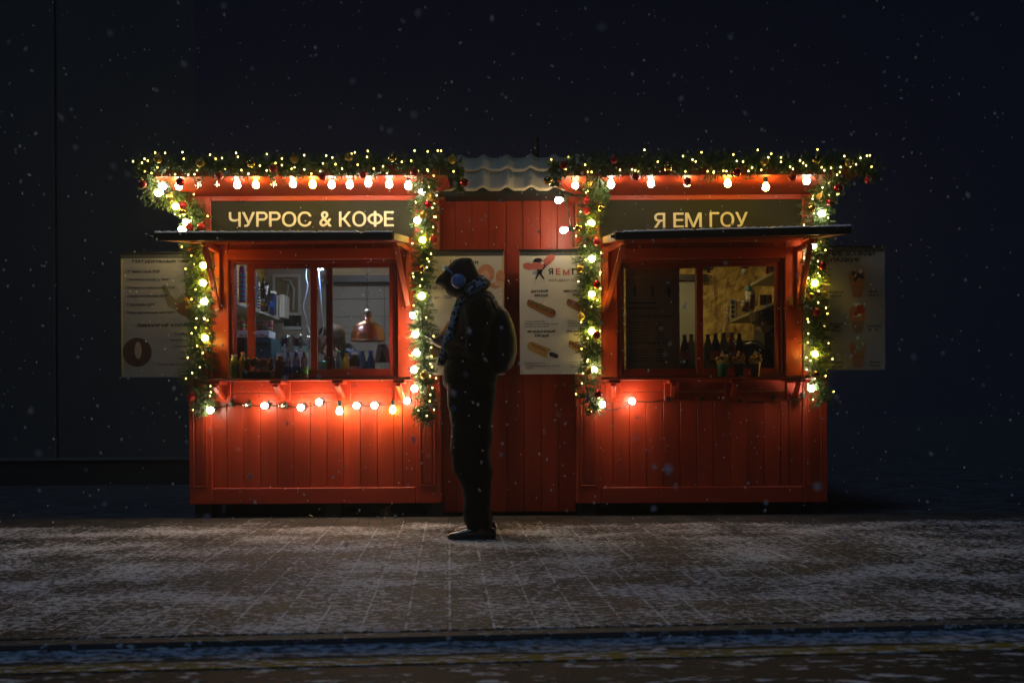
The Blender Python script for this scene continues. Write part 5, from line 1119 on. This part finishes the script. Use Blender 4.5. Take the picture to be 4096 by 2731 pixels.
# bubble waffle cups on right counter
ZC2=ZC-.010-.006
def waffle(px,body,stripe,label,seed,dark=1):
    d=7.04; X=WX(px,1490,d); rnd=random.Random(seed); z0=WZ(px,1512,d)-.004; z0=ZC2+.006
    t=thing('waffle_cup',label,'dessert cup',(X,d,z0),'dessert cups on the right kiosk counter'); hh=.094
    m=MB(); m.lathe([(.026,0),(.0365,hh),(.0375,hh+.002),(.0365,hh+.004)],(X,d,z0),28)
    m.mi=0; ob=m.build('paper_cup',body,t,smooth=True)
    m=MB(); m.lathe([(.0385,hh-.002),(.0385,hh+.005)],(X,d,z0),28); m.build('cup_rim',mat('kraft rim',(.5,.35,.2),.5),t)
    if stripe:
        m=MB(); n=6; vs=[];fs=[]
        for i in range(n+1):
            a=-.95+.62*i/n
            for r,z in ((.0268,.002),(.0368,hh-.004)): vs.append((X+r*math.cos(a),d+r*math.sin(a),z0+z))
        for i in range(n): fs.append((i*2,i*2+2,i*2+3,i*2+1))
        m.add(vs,fs); m.build('cup_stripe',stripe,t,smooth=True)
    m=MB()
    for k in range(34):
        a=rnd.uniform(0,6.28); r=.018+.022*math.sqrt(rnd.random()); z=z0+hh+rnd.uniform(.0,.055); m.ball((X+r*math.cos(a),d+r*math.sin(a),z),rnd.uniform(.009,.014),9,7)
    m.build('bubble_waffle',mat('golden waffle',(.45,.24,.06),.5),t,smooth=True)
    m=MB(); prof=[(.034,0)]+[(.034-.030*(k/14)**1.1+.004*math.sin(k*2.2),.075*k/14) for k in range(1,14)]+[(.0005,.082)]
    m.lathe(prof,(X,d,z0+hh+.012),18); m.build('soft_ice_cream',mat('cream ice',(.60,.45,.22),.45),t,smooth=True)
    m=MB(); pts=[]
    for k in range(60):
        a=k*.72; q=k/60; r=.036*(1-q)+.003; pts.append((X+r*math.cos(a),d+r*math.sin(a),z0+hh+.018+.065*q))
    m.tube(pts,.0022,5)
    for k in range(5): 
        a=rnd.uniform(3.4,6.0); m.box(X+.03*math.cos(a)-.008,X+.03*math.cos(a)+.008,d+.03*math.sin(a)-.008,d+.03*math.sin(a)+.004,z0+hh+.02+k*.008,z0+hh+.034+k*.008)
    m.build('chocolate_topping',mat('dark chocolate',(.10,.03,.012),.25),t)
waffle(2889,mat('green paper cup',(.07,.33,.20),.5,bump=(160,.5,(1,1,1))),None,'green paper cup of bubble waffle with ice cream, leftmost of the three',1)
waffle(2955,mat('plum paper cup',(.10,.02,.06),.5),None,'plum paper cup of bubble waffle, middle of the three on the counter',2)
waffle(3021,mat('mauve paper cup',(.18,.06,.12),.5),mat('yellow cup stripe',(.7,.6,.03),.5),'mauve and yellow cup of bubble waffle, rightmost of the three',3)
# ------------------------------------------------------------------ people
SKIN=mat('skin',(.48,.26,.17),.5,bump=(60,.08,(1,1,1)))
def limb(m,pts,rad,n=14):
    m.tube(pts,rad,n); m.ball(pts[0],rad[0]*.99,14,9); m.ball(pts[-1],rad[-1]*.99,14,9)
def head(m,c,up,fwd,s=1.0):
    """adult head as lofted slices along the skull's up axis, with nose, lips, chin, ears"""
    up=up.normalized(); fwd=(fwd-up*fwd.dot(up)).normalized(); sd=up.cross(fwd)
    sl=[(-.118,.020,.022,.060),(-.105,.034,.036,.050),(-.080,.050,.052,.034),(-.050,.064,.060,.020),(-.015,.080,.068,.006),(.02,.092,.072,-.004),(.055,.092,.074,-.006),(.085,.078,.064,-.008),(.105,.052,.044,-.010),(.117,.020,.018,-.010)]
    m.loft([(c+up*h*s+fwd*o*s,fwd*a*s,sd*b*s) for h,a,b,o in sl],22)
    # nose, brow, lips
    m.loft([(c+fwd*.088*s+up*.012*s,fwd*.006*s,sd*.007*s),(c+fwd*.097*s-up*.012*s,fwd*.012*s,sd*.010*s),(c+fwd*.102*s-up*.030*s,fwd*.015*s,sd*.015*s),(c+fwd*.090*s-up*.040*s,fwd*.010*s,sd*.012*s)],12)
    m.ball(c+fwd*.082*s-up*.056*s,.017*s,12,8,sc=(1,1,1)); m.ball(c+fwd*.078*s-up*.068*s,.015*s,12,8); m.ball(c+fwd*.070*s-up*.095*s,.020*s,12,8)
    for q in (-1,1):
        m.ball(c+sd*.070*s*q-up*.012*s-fwd*.004*s,.022*s,10,8,sc=(1,1,1)); m.ball(c+fwd*.078*s+sd*.034*q*s+up*.012*s,.014*s,10,8)
    return sd,fwd,up
def hand(m,w,ax,nrm,curl=.6,s=1.0,side=1,spread=0):
    """w wrist, ax direction of fingers, nrm back-of-hand normal; thumb on +side"""
    ax=ax.normalized(); nrm=(nrm-ax*nrm.dot(ax)).normalized(); sd=ax.cross(nrm)*side
    m.loft([(w,sd*.026*s,nrm*.020*s),(w+ax*.03*s,sd*.036*s,nrm*.017*s),(w+ax*.065*s,sd*.041*s,nrm*.014*s),(w+ax*.092*s,sd*.039*s,nrm*.011*s)],14,2.6)
    for i,(o,l) in enumerate(((.030,.072),(.010,.080),(-.010,.074),(-.029,.060))):
        p=w+ax*.085*s+sd*o*s; d=ax.copy(); pts=[p]
        for j,fr in enumerate((.46,.31,.23)):
            d=(Quaternion(sd,-curl*(.75+.12*i)*(.8 if j==0 else 1))@d if side>0 else Quaternion(sd,curl*(.75+.12*i)*(.8 if j==0 else 1))@d).normalized()
            pts.append(pts[-1]+d*l*fr*s)
        m.tube(pts,[.0092*s,.0088*s,.0080*s,.0066*s],10); [m.ball(q,r*s,10,7) for q,r in zip(pts,(.0095,.009,.0082,.0067))]
    p=w+ax*.025*s+sd*.028*s; pts=[p,p+(ax*.55+sd*.7).normalized()*.036*s,p+(ax*.55+sd*.7).normalized()*.036*s+(ax*.9+sd*.25-nrm*.35).normalized()*.030*s]
    pts.append(pts[-1]+(ax*.8+sd*.0-nrm*.5).normalized()*.024*s)
    m.tube(pts,[.0125*s,.0105*s,.0095*s,.0075*s],10); [m.ball(q,r*s,10,7) for q,r in zip(pts,(.0125,.0108,.0096,.0076))]
# --- customer
DP=6.05
def P_(x,y,d=DP): return W(x,y,d)
PER=thing('person','customer in black winter clothes, bent over a phone between the kiosks','person',W(1910,2148,DP))
b=MB()
hc=P_(1850,1130); up=Vector((-.58,0,.81)); fw=Vector((-.72,0,-.69))
head(b,hc,up,fw,.93)
limb(b,[hc-up*.05-fw*.03,P_(1880,1175),P_(1915,1215)],[.055,.056,.065])
b.loft([(P_(1915,1200),(.07,0,0),(0,.09,0)),(P_(1915,1235),(.10,0,0),(0,.19,0)),(P_(1915,1330),(.115,0,0),(0,.18,0)),(P_(1900,1430),(.105,0,0),(0,.16,0)),(P_(1890,1530),(.11,0,0),(0,.17,0)),(P_(1888,1590),(.10,0,0),(0,.16,0))],24)
for q,dd in ((-1,5.95),(1,6.15)):
    limb(b,[P_(1888,1570,dd),P_(1882,1800,dd),P_(1888,1900,dd),P_(1905,2080,dd-.0)],[.090,.066,.060,.042])
    limb(b,[P_(1905,2085,dd),P_(1890,2120,dd),P_(1835,2132,dd)],[.042,.040,.028])
SHL={-1:P_(1915,1228,5.83),1:P_(1915,1228,6.27)}; ELB={-1:P_(1900,1415,5.80),1:P_(1905,1415,6.30)}; WR={-1:P_(1788,1388,5.97),1:P_(1800,1372,6.13)}
for q in (-1,1):
    limb(b,[SHL[q],ELB[q],WR[q]],[.055,.044,.027])
phone_c=P_(1735,1357,6.0); pax=(P_(1702,1343)-P_(1767,1370)).normalized(); pn=Vector((pax.z,0,-pax.x)); pn = pn if pn.z>0 else -pn
hand(b,WR[-1]+Vector((0,.012,.0)),(P_(1728,1366,6.0)-WR[-1]),Vector((0,-.35,-1)),.55,.95,-1)
hand(b,WR[1]+Vector((0,-.012,.012)),(P_(1735,1352,6.04)-WR[1]),Vector((0,.6,.8)),.45,.92,-1)
body=b.build('body',SKIN,PER); remesh(body,.0045,2)
def cloth(name,mb,mt,vox=.012,sm=3,disp=0,parent=PER):
    o=mb.build(name,mt,parent); remesh(o,vox,sm)
    if disp:
        for v in o.data.vertices:
            p=v.co+o.location; n=noise.noise(Vector((p.x*5+3,p.y*4,p.z*9)))+.5*noise.noise(Vector((p.x*14,p.y*10,p.z*22)))
            v.co+=v.normal*disp*n
    return o
COAT=mat('black padded coat',(.0035,.0035,.004),.7,spec=.12,bump=(35,.5,(1,1,2)),sheen=.02)
TROU=mat('black trousers',(.0045,.0045,.005),.7,spec=.15,bump=(30,.4,(1,1,.5)),sheen=.02)
def ringpx(y,a,bx,hw,d=DP,mid=None): 
    A,B=P_(a,y,d),P_(bx,y,d); return ((A+B)/2,((B-A).length/2*1.0,0,0),(0,hw,0))
m=MB()
m.loft([ringpx(1168,1872,1962,.085),ringpx(1185,1862,1976,.13),ringpx(1212,1850,1990,.20),ringpx(1245,1838,2003,.235),ringpx(1300,1826,2010,.235),ringpx(1370,1806,2008,.22),ringpx(1430,1788,2002,.215),ringpx(1480,1774,1996,.215),ringpx(1520,1771,1990,.21),ringpx(1552,1782,1982,.195)],36,2.3)
for q in (-1,1):
    limb(m,[SHL[q]+Vector((0,.02*-q,-.02)),ELB[q],WR[q].lerp(ELB[q],.25)],[.088,.070,.052],18)
    m.tube([WR[q].lerp(ELB[q],.3),WR[q].lerp(ELB[q],.06)],[.050,.044],18)
coat=cloth('coat',m,COAT,.010,3,.009)
m=MB()
for q,dd in ((-1,5.945),(1,6.155)):
    k=(DP/dd)
    rows=[(1530,1787,1984,.150),(1560,1786,1984,.145),(1600,1788,1982,.125),(1640,1794,1975,.110),(1700,1802,1971,.105),(1780,1803,1966,.100),(1840,1806,1962,.098),(1885,1815,1968,.100),(1935,1845,1964,.095),(1990,1854,1963,.090),(2045,1852,1964,.088),(2080,1860,1970,.090),(2108,1868,1972,.088)]
    off=0 if q<0 else -18
    m.loft([ringpx(y+(off if y>1900 else 0)*((y-1900)/208 if y>1900 else 0),a+(4 if q>0 else 0),bx-(0 if q<0 else 3),hw,dd) for y,a,bx,hw in rows],28,2.2)
tr=cloth('trousers',m,TROU,.010,2,.010)
# emblem on the trousers
e=P_(1814,1633,5.835); m=MB(); R=10*5.84/F
for r_ in (R,R*.6): m.tube([(e.x+r_*math.cos(a*math.pi/12),e.y,e.z+r_*math.sin(a*math.pi/12)) for a in range(25)],.0011,5)
for a in range(4):
    c_,s_=math.cos(a*math.pi/2),math.sin(a*math.pi/2); m.tube([(e.x+c_*R*.7,e.y,e.z+s_*R*.7),(e.x+c_*R*1.45,e.y,e.z+s_*R*1.45)],.0011,5)
m.tube([(e.x-R*.4,e.y,e.z),(e.x-R*.1,e.y,e.z-R*.35),(e.x+R*.7,e.y,e.z+R*.4)],.0012,5)
em=m.build('emblem',mat('pale blue thread',(.10,.28,.42),.6),tr)
# shoes
SHOE=mat('black leather',(.010,.010,.010),.22,coat=.3)
for q,dd,dx in ((-1,5.93,0),(1,6.19,12)):
    sy=VY+F*H/dd-2
    def S_(x,y): return W(x+dx+(14 if q>0 else 0)*0,y,dd)
    m=MB()
    rings=[]
    for x,ht,hw in ((1985,26,.026),(1977,42,.036),(1940,56,.042),(1895,50,.044),(1860,38,.047),(1826,29,.049),(1804,24,.044),(1788,15,.030)):
        if q>0: x=x*.86+1985*.14
        top=W(x,sy-ht,dd); bot=W(x,sy-1,dd); c_=(top+bot)/2; rings.append((c_,(0,hw,0),(0,0,(top.z-bot.z)/2)))
    m.loft(rings,20,2.7)
    if True: m.loft([(W(1925,sy-30,dd),(.052,0,0),(0,.045,0)),(W(1925,sy-62,dd),(.050,0,0),(0,.045,0))],18)
    so=cloth('shoe',m,SHOE,.007,2)
    m=MB(); 
    for k in range(5): 
        a=W(1862+k*9,sy-27-k*4.5,dd); m.tube([a+Vector((0,-.030,-.004)),a+Vector((0,0,.006)),a+Vector((0,.030,-.004))],.0028,6)
    m.build('laces',DARK,so)
    m=MB(); m.loft([(W(1983,sy-2,dd)+Vector((0,0,-.000)),(0,.028,0),(0,0,.010)),(W(1900,sy-2,dd),(0,.040,0),(0,0,.010)),(W(1830,sy-2,dd),(0,.045,0),(0,0,.010)),(W(1793,sy-4,dd),(0,.026,0),(0,0,.008))],14,3); m.build('sole',mat('black rubber sole',(.012,.012,.012),.7),so)
# hat (knitted hood with peak)
m=MB()
def hr(x,y,h,w,tilt): 
    s=DP/F; a=math.radians(tilt); U=Vector((math.sin(a),0,math.cos(a)))*h*s; return (P_(x,y),U,Vector((0,w*s,0)))
m.loft([hr(x,y,h,w,t) for x,y,h,w,t in ((1918,1104,14,14,-25),(1912,1097,40,42,-20),(1898,1092,59,56,-12),(1874,1096,64,64,-3),(1848,1098,65,66,0),(1820,1100,62,65,4),(1798,1108,56,60,8),(1780,1115,38,52,10),(1765,1119,25,42,16),(1754,1121,21,36,20),(1747,1122,15,28,28))],30,2.3)
m.loft([hr(1872,1140,52,58,30),hr(1846,1152,44,56,34),hr(1822,1158,33,54,40),hr(1804,1158,22,52,44),hr(1790,1152,14,46,46)],22)
hat=cloth('hat',m,mat('black fleece hood',(.010,.010,.010),.85,bump=(120,.8,(1,1,1)),sheen=.02),.009,2,.004)
# scarf
SCF=bpy.data.materials.new('patterned scarf'); SCF.use_nodes=True; nt=SCF.node_tree; N=nt.nodes; L=nt.links; p=N['Principled BSDF']; tc=N.new('ShaderNodeTexCoord'); v=N.new('ShaderNodeTexVoronoi'); v.inputs['Scale'].default_value=24; nz=N.new('ShaderNodeTexNoise'); nz.inputs['Scale'].default_value=38; nz.inputs['Detail'].default_value=2
L.new(tc.outputs['Object'],v.inputs['Vector']); L.new(tc.outputs['Object'],nz.inputs[0]); cr=N.new('ShaderNodeValToRGB'); cr.color_ramp.elements[0].position=.47; cr.color_ramp.elements[0].color=(.012,.013,.018,1); cr.color_ramp.elements[1].position=.53; cr.color_ramp.elements[1].color=(.30,.38,.44,1)
L.new(nz.outputs[0],cr.inputs[0]); L.new(cr.outputs[0],p.inputs['Base Color']); p.inputs['Roughness'].default_value=.8
m=MB()
def torus(m,c,rx,ry,r,tilt,n=28,z=0):
    pts=[]; a0=math.radians(tilt)
    for k in range(n+1):
        a=2*math.pi*k/n; x=rx*math.cos(a); y=ry*math.sin(a); pts.append(c+Vector((x*math.cos(a0),y,x*math.sin(a0)+.006*math.sin(3*a+z))))
    m.tube(pts,[r*(1+.15*math.sin(2.3*a*6.28/n+z)) for a in range(n+1)],12)
torus(m,P_(1901,1162),.082,.088,.027,34); torus(m,P_(1891,1148),.072,.078,.024,38,z=2); torus(m,P_(1888,1178),.090,.095,.026,34,z=4)
m.loft([(P_(1836,1205),(.018,0,0),(0,.05,0)),(P_(1829,1240),(.026,0,-.0),(0,.08,0)),(P_(1813,1300),(.030,0,0),(0,.10,0)),(P_(1798,1350),(.030,0,0),(0,.105,0)),(P_(1784,1395),(.028,0,0),(0,.11,0)),(P_(1770,1435),(.026,0,0),(0,.105,0)),(P_(1761,1462),(.020,0,0),(0,.09,0))],22,3)
cloth('scarf',m,SCF,.008,2,.005)
m=MB(); torus(m,P_(1902,1168),.098,.100,.010,33,z=1); cloth('collar_edge',m,mat('pale blue collar',(.25,.42,.60),.6),.005,1)
# headphones (worn)
hp=thing('headphones','pale blue over-ear headphones worn over the customer hood','headphones',P_(1833,1123,5.93))
BLU=mat('pale blue plastic',(.16,.30,.62),.35,coat=.3); s=DP/F
for q,dd in ((-1,5.915),(1,6.185)):
    c=W(1833,1123,dd); M_=Matrix.Rotation(math.pi/2,3,'X')
    m=MB(); m.lathe([(.0001,.020),(.018,.020),(.034,.017),(.041,.008),(.043,-.004),(.041,-.014)] if q<0 else [(.041,-.014),(.043,-.004),(.041,.008),(.034,.017),(.018,.020),(.0001,.020)],c,28,M=M_ if q<0 else Matrix.Rotation(-math.pi/2,3,'X')); m.build('ear_cup',BLU,hp,smooth=True)
    m=MB(); pts=[c+Vector((math.cos(a*math.pi/10)*.037,.016*-q*1.0,math.sin(a*math.pi/10)*.037)) for a in range(21)]; m.tube(pts,.011,10); m.build('ear_cushion',mat('black cushion',(.012,.012,.014),.7),hp,smooth=True)
m=MB(); pts=[]
for k in range(21):
    a=math.pi*k/20; y=DP-.135*math.cos(a); h=math.sin(a)**.8
    c0=Vector((P_(1828,1116).x,y,P_(1828,1116).z)); c1=P_(1776,1070); pts.append(Vector((c0.x+(c1.x-c0.x)*h*.98,y,c0.z+(c1.z-c0.z)*h*.98)))
m.tube(pts[1:-1],.0055,8); hb=m.build('headband',BLU,hp,smooth=True)
m=MB(); m.tube(pts[4:-4],[.009]+[.0125]*(len(pts[4:-4])-2)+[.009],12); m.build('band_padding',mat('sky blue padding',(.25,.45,.62),.55),hb,smooth=True)
# backpack
bp=thing('backpack','dark rounded backpack on the customer back','backpack',P_(2020,1490))
m=MB(); m.loft([(P_(1985,1225),(.035,0,0),(0,.09,0)),(P_(1998,1250),(.055,0,0),(0,.14,0)),(P_(2005,1300),(.075,0,0),(0,.16,0)),(P_(2008,1350),(.086,0,0),(0,.165,0)),(P_(2010,1410),(.088,0,0),(0,.165,0)),(P_(2004,1455),(.080,0,0),(0,.16,0)),(P_(1994,1482),(.060,0,0),(0,.14,0)),(P_(1985,1494),(.03,0,0),(0,.10,0))],30,2.4)
cloth('bag_body',m,mat('dark navy nylon',(.006,.009,.016),.55,spec=.25,bump=(22,.4,(1,1,1))),.011,3,.005,bp)
for dd in (5.86,6.24):
    m=MB(); pts=[W(x,y,dd) for x,y in ((1985,1235),(1962,1190),(1930,1178),(1890,1215),(1878,1290),(1895,1370),(1940,1430))]
    for i in range(len(pts)-1):
        q0,q1=pts[i],pts[i+1]; m.beam(q0,q1,.012 if True else 0,.05,up=(0,1,0)) 
    cloth('strap',m,mat('olive grey strap',(.035,.034,.020),.6),.007,2,0,bp)
m=MB(); m.tube([P_(2040,1300),P_(2056,1340),P_(2063,1400),P_(2052,1440)],.004,8); m.build('piping',mat('reflective piping',(.08,.12,.16),.3),bp,smooth=True)
# phone
ph=thing('smartphone','smartphone held up by the customer, thin rim catching bulb light','phone',phone_c)
m=MB(); L2=.0545; sdv=Vector((0,1,0)); 
def pb(m,l,w,t,off=0):
    c=phone_c+pn*off; m.hexa([c+pax*a*l+sdv*b_*w+pn*z*t for a,b_,z in ((-1,-1,-1),(1,-1,-1),(1,1,-1),(-1,1,-1),(-1,-1,1),(1,-1,1),(1,1,1),(-1,1,1))])
pb(m,L2,.036,.0042); m.build('case',mat('rose gold phone edge',(.35,.18,.12),.25,.8),ph,bevel=.002)
m=MB(); pb(m,L2-.003,.033,.0006,.0050); m.build('screen',mat('phone glass',(.01,.01,.015),.08,emit=(.5,.45,.7),estr=.04),ph)
m=MB(); q=phone_c+pax*.035-pn*.0048+sdv*-.018; m.lathe([(.006,0),(.006,.002)],q,14,M=Matrix.Rotation(math.atan2(pn.x,pn.z),3,'Y')@Matrix.Rotation(math.pi,3,'X')); m.build('camera_lens',METAL,ph)
# --- seller
DS=7.92
def Q_(x,y,d=DS): return W(x,y,d)
SE=thing('person','seller with long brown hair bent forward inside the left kiosk','person',W(1345,1640,DS))
b=MB(); hc=Q_(1322,1358); up=Vector((.25,-.55,.8)); fw=Vector((-.75,-.55,-.55))
head(b,hc,up,fw,.95); limb(b,[hc-up*.06,Q_(1362,1405,8.0)],[.05,.055])
b.loft([(Q_(1368,1400,8.02),(.08,0,0),(0,.08,0)),(Q_(1372,1425,8.05),(.15,0,0),(0,.11,0)),(Q_(1370,1520,8.08),(.15,0,0),(0,.12,0)),(Q_(1368,1690,8.1),(.14,0,0),(0,.12,0)),(Q_(1368,1900,8.1),(.12,0,0),(0,.11,0))],22)
sh=Q_(1415,1440,8.0); limb(b,[sh,Q_(1400,1520,7.82),Q_(1345,1450,7.74)],[.05,.04,.028])
hand(b,Q_(1343,1446,7.74),Q_(1296,1380,7.74)-Q_(1343,1446,7.74),Vector((.2,-1,0)),.35,.95,1)
o=b.build('body',SKIN,SE); remesh(o,.006,2)
m=MB(); m.loft([(Q_(1372,1398,8.02),(.10,0,0),(0,.09,0)),(Q_(1380,1418,8.04),(.165,0,0),(0,.13,0)),(Q_(1376,1500,8.06),(.175,0,0),(0,.14,0)),(Q_(1372,1650,8.08),(.17,0,0),(0,.14,0)),(Q_(1368,1800,8.1),(.15,0,0),(0,.13,0))],26)
limb(m,[sh,Q_(1402,1525,7.82),Q_(1362,1472,7.76)],[.075,.058,.042])
m.tube([Q_(1352,1388,7.95),Q_(1385,1378,8.0),Q_(1402,1398,8.05),Q_(1398,1420,8.05)],[.02,.035,.035,.02],12)
cloth('jacket',m,mat('dark blue jacket',(.015,.03,.06),.6,bump=(30,.4,(1,1,1))),.012,3,.006,SE)
m=MB(); rnd=random.Random(12)
sd=up.cross(fw).normalized(); upn=up.normalized(); fwn=(fw-upn*fw.dot(upn)).normalized()
m.loft([(hc+upn*.125,fwn*.02,sd*.02),(hc+upn*.11-fwn*.012,fwn*.070,sd*.060),(hc+upn*.07-fwn*.018,fwn*.098,sd*.086),(hc+upn*.02-fwn*.035,fwn*.085,sd*.090),(hc-upn*.04-fwn*.045,fwn*.072,sd*.086),(hc-upn*.10-fwn*.045,fwn*.055,sd*.075),(hc-upn*.16-fwn*.03,fwn*.03,sd*.05)],22)
for k in range(110):
    a=rnd.uniform(-2.0,2.0); st=hc+upn*.115+(-fwn*math.cos(a)+sd*math.sin(a))*.03; md=hc+upn*.03+(-fwn*math.cos(a)*.115+sd*math.sin(a)*.098); en=md+Vector((rnd.uniform(-.02,.02),rnd.uniform(-.02,.02),-rnd.uniform(.10,.20)))
    m.tube([st,st.lerp(md,.6)+(-fwn*math.cos(a)+sd*math.sin(a))*.025,md,md.lerp(en,.5)+Vector((0,0,0)),en],[.003,.006,.006,.005,.0015],5)
m.build('hair',mat('brown hair',(.11,.065,.035),.35,bump=(200,.6,(1,1,.1))),SE,smooth=True)
# ------------------------------------------------------------------ small ground things
def leaf(px,py,label,col,s=.03):
    d=F*H/(py-VY); c=W(px,py,d); c.z+=.006; m=MB(); pts=[]; n=7
    L_=[]; 
    for i in range(n+1):
        t=i/n; w_=math.sin(math.pi*t)**.8*s*.45; z=c.z+.006*math.sin(t*5); L_+= [(c.x-s+2*s*t,c.y-w_,z+.006),(c.x-s+2*s*t,c.y,z),(c.x-s+2*s*t,c.y+w_,z+.007)]
    m.add(L_,[q for i in range(n) for q in ((i*3,i*3+3,i*3+4,i*3+1),(i*3+1,i*3+4,i*3+5,i*3+2))]); o=m.build('dry_leaf',mat('dry leaf '+label[:5],col,.6)); tag(o,label,'leaf','fallen leaves'); return o
leaf(1242,2068,'pale dry leaf lying in front of the left kiosk base',(.50,.40,.18),.02)
leaf(1545,2066,'small curled leaf by the dry weeds under the left kiosk',(.3,.22,.1),.012)
d3=F*(H+.044)/(2618-VY); o=leaf(2066,2619,'small yellow leaf on the road line near the kerb',(.5,.42,.12),.013); o.location.z=-.036
m=MB(); rnd=random.Random(21); c=W(1538,2058,7.2); c.z=.0
for k in range(15):
    a=rnd.uniform(0,6.28); l=rnd.uniform(.05,.12); lean=Vector((math.cos(a)*rnd.uniform(.2,.9),math.sin(a)*.3,1)).normalized(); p=c+Vector((rnd.uniform(-.02,.02),0,-.002)); pts=[p,p+lean*l*.5,p+lean*l+Vector((lean.x*.05,0,-.03*rnd.random()))]
    m.tube(pts,[.0016,.0013,.0006],5)
o=m.build('dry_weed',mat('dry grass',(.42,.34,.14),.7)); tag(o,'tuft of dry grass growing under the left kiosk edge','weed')
# ------------------------------------------------------------------ falling snow
rnd=random.Random(99); m=MB()
def flake(p,s):
    ax=Vector((rnd.gauss(.2,.5),rnd.gauss(0,.5),rnd.gauss(-1,.6))).normalized(); u=ax.orthogonal().normalized(); v=ax.cross(u); st=rnd.uniform(1,1.8)
    vs=[p+ax*s*st*rnd.uniform(.8,1.1),p-ax*s*st*rnd.uniform(.8,1.1)]+[p+(u*math.cos(a)+v*math.sin(a))*s*rnd.uniform(.6,1.15)+ax*s*rnd.uniform(-.3,.3) for a in (0,1.25,2.5,3.8,5.0)]
    m.add(vs,[(0,2+i,2+(i+1)%5) for i in range(5)]+[(1,2+(i+1)%5,2+i) for i in range(5)])
for k in range(22): flake(W(rnd.uniform(0,4096),rnd.uniform(0,2300),rnd.uniform(1.0,2.4)),rnd.uniform(.003,.0055))
n=0
while n<1500:
    d=1.3+(rnd.random()**.62)*5.9; px=rnd.uniform(-500,4600); py=rnd.uniform(-300,2620); p=W(px,py,d)
    if p.z<.02: continue
    if d>6.2 and p.z<2.1 and -.6>p.x>-2.5 and d>7.0: continue
    flake(p,rnd.uniform(.0026,.0060)*(1.0 if d>3 else .8)); n+=1
for k in range(300):
    px=rnd.uniform(500,3600); py=rnd.uniform(560,1900); d=rnd.uniform(5.2,6.9); p=W(px,py,d); flake(p,rnd.uniform(.0024,.0050))
for px,py,d,s in ((1878,1326,2.2,.006),(1812,1572,2.1,.006),(1520,385,2.4,.006),(1968,75,2.3,.006),(245,470,2.0,.006),(300,590,2.1,.006),(1720,1510,3,.004),(1942,1437,2.7,.005),(2010,1775,2.9,.005)): flake(W(px,py,d),s)
sf=bpy.data.materials.new('falling snow'); sf.use_nodes=True; nt=sf.node_tree; N=nt.nodes; L=nt.links; N.remove(N['Principled BSDF'])
df=N.new('ShaderNodeBsdfDiffuse'); df.inputs[0].default_value=(.9,.9,.92,1); tl=N.new('ShaderNodeBsdfTranslucent'); tl.inputs[0].default_value=(.9,.9,.92,1); mx=N.new('ShaderNodeMixShader'); mx.inputs[0].default_value=.5
L.new(df.outputs[0],mx.inputs[1]); L.new(tl.outputs[0],mx.inputs[2]); L.new(mx.outputs[0],N['Material Output'].inputs[0])
o=m.build('falling_snow',sf,keep=True); tag(o,'falling snowflakes in the night air','snow',kind='stuff')
# ------------------------------------------------------------------ light, sky, camera
sc=bpy.context.scene
wd=bpy.data.worlds.new('World'); sc.world=wd; wd.use_nodes=True; nt=wd.node_tree; N=nt.nodes; L=nt.links; bg=N['Background']
tc=N.new('ShaderNodeTexCoord'); sp=N.new('ShaderNodeSeparateXYZ'); L.new(tc.outputs['Generated'],sp.inputs[0]); cr=N.new('ShaderNodeValToRGB')
cr.color_ramp.elements[0].position=.0; cr.color_ramp.elements[0].color=(.0045,.0060,.0150,1); cr.color_ramp.elements[1].position=.6; cr.color_ramp.elements[1].color=(.0028,.0036,.0095,1)
L.new(sp.outputs[2],cr.inputs[0]); L.new(cr.outputs[0],bg.inputs[0]); bg.inputs[1].default_value=.55
sl=bpy.data.lights.new('night_sun','SUN'); so=bpy.data.objects.new('night_sun',sl); C.objects.link(so); sl.energy=.27; sl.angle=math.radians(14); sl.color=(.34,.58,1.)
so.rotation_euler=Vector((.45,.85,-1.35)).to_track_quat('-Z','Y').to_euler()
cam=bpy.data.cameras.new('camera'); co=bpy.data.objects.new('camera',cam); C.objects.link(co); sc.camera=co
co.location=(0,0,H); co.rotation_euler=(math.pi/2,ROLL,0); cam.sensor_width=36; cam.lens=F*36/4096
cam.shift_x=-(VX-2048)/4096; cam.shift_y=(VY-1365.5)/4096; cam.clip_start=.05; cam.clip_end=300
cam.dof.use_dof=True; cam.dof.focus_distance=6.7; cam.dof.aperture_fstop=3.2
sc.view_settings.view_transform='Standard'; sc.view_settings.look='None'; sc.view_settings.exposure=0; sc.view_settings.gamma=1
cy=sc.cycles; cy.use_denoising=True; cy.denoiser='OPENIMAGEDENOISE'; cy.max_bounces=8; cy.diffuse_bounces=3; cy.glossy_bounces=3; cy.transparent_max_bounces=16; cy.transmission_bounces=6; cy.use_light_tree=True; cy.sample_clamp_indirect=3; cy.caustics_reflective=False; cy.caustics_refractive=False

HZ=True
if HZ:
    m=MB(); m.box(-31,31,-9,92,-1.2,11.5); hz=m.build('haze',bpy.data.materials.new('snowy air'),keep=True); tag(hz,'thin snowy night air',None,kind='stuff')
    hm=hz.data.materials[0]; hm.use_nodes=True; nt=hm.node_tree; nt.nodes.remove(nt.nodes['Principled BSDF'])
    pv=nt.nodes.new('ShaderNodeVolumePrincipled'); pv.inputs['Color'].default_value=(.85,.87,.9,1); pv.inputs['Density'].default_value=.0045; pv.inputs['Anisotropy'].default_value=.55
    nt.links.new(pv.outputs[0],nt.nodes['Material Output'].inputs['Volume'])
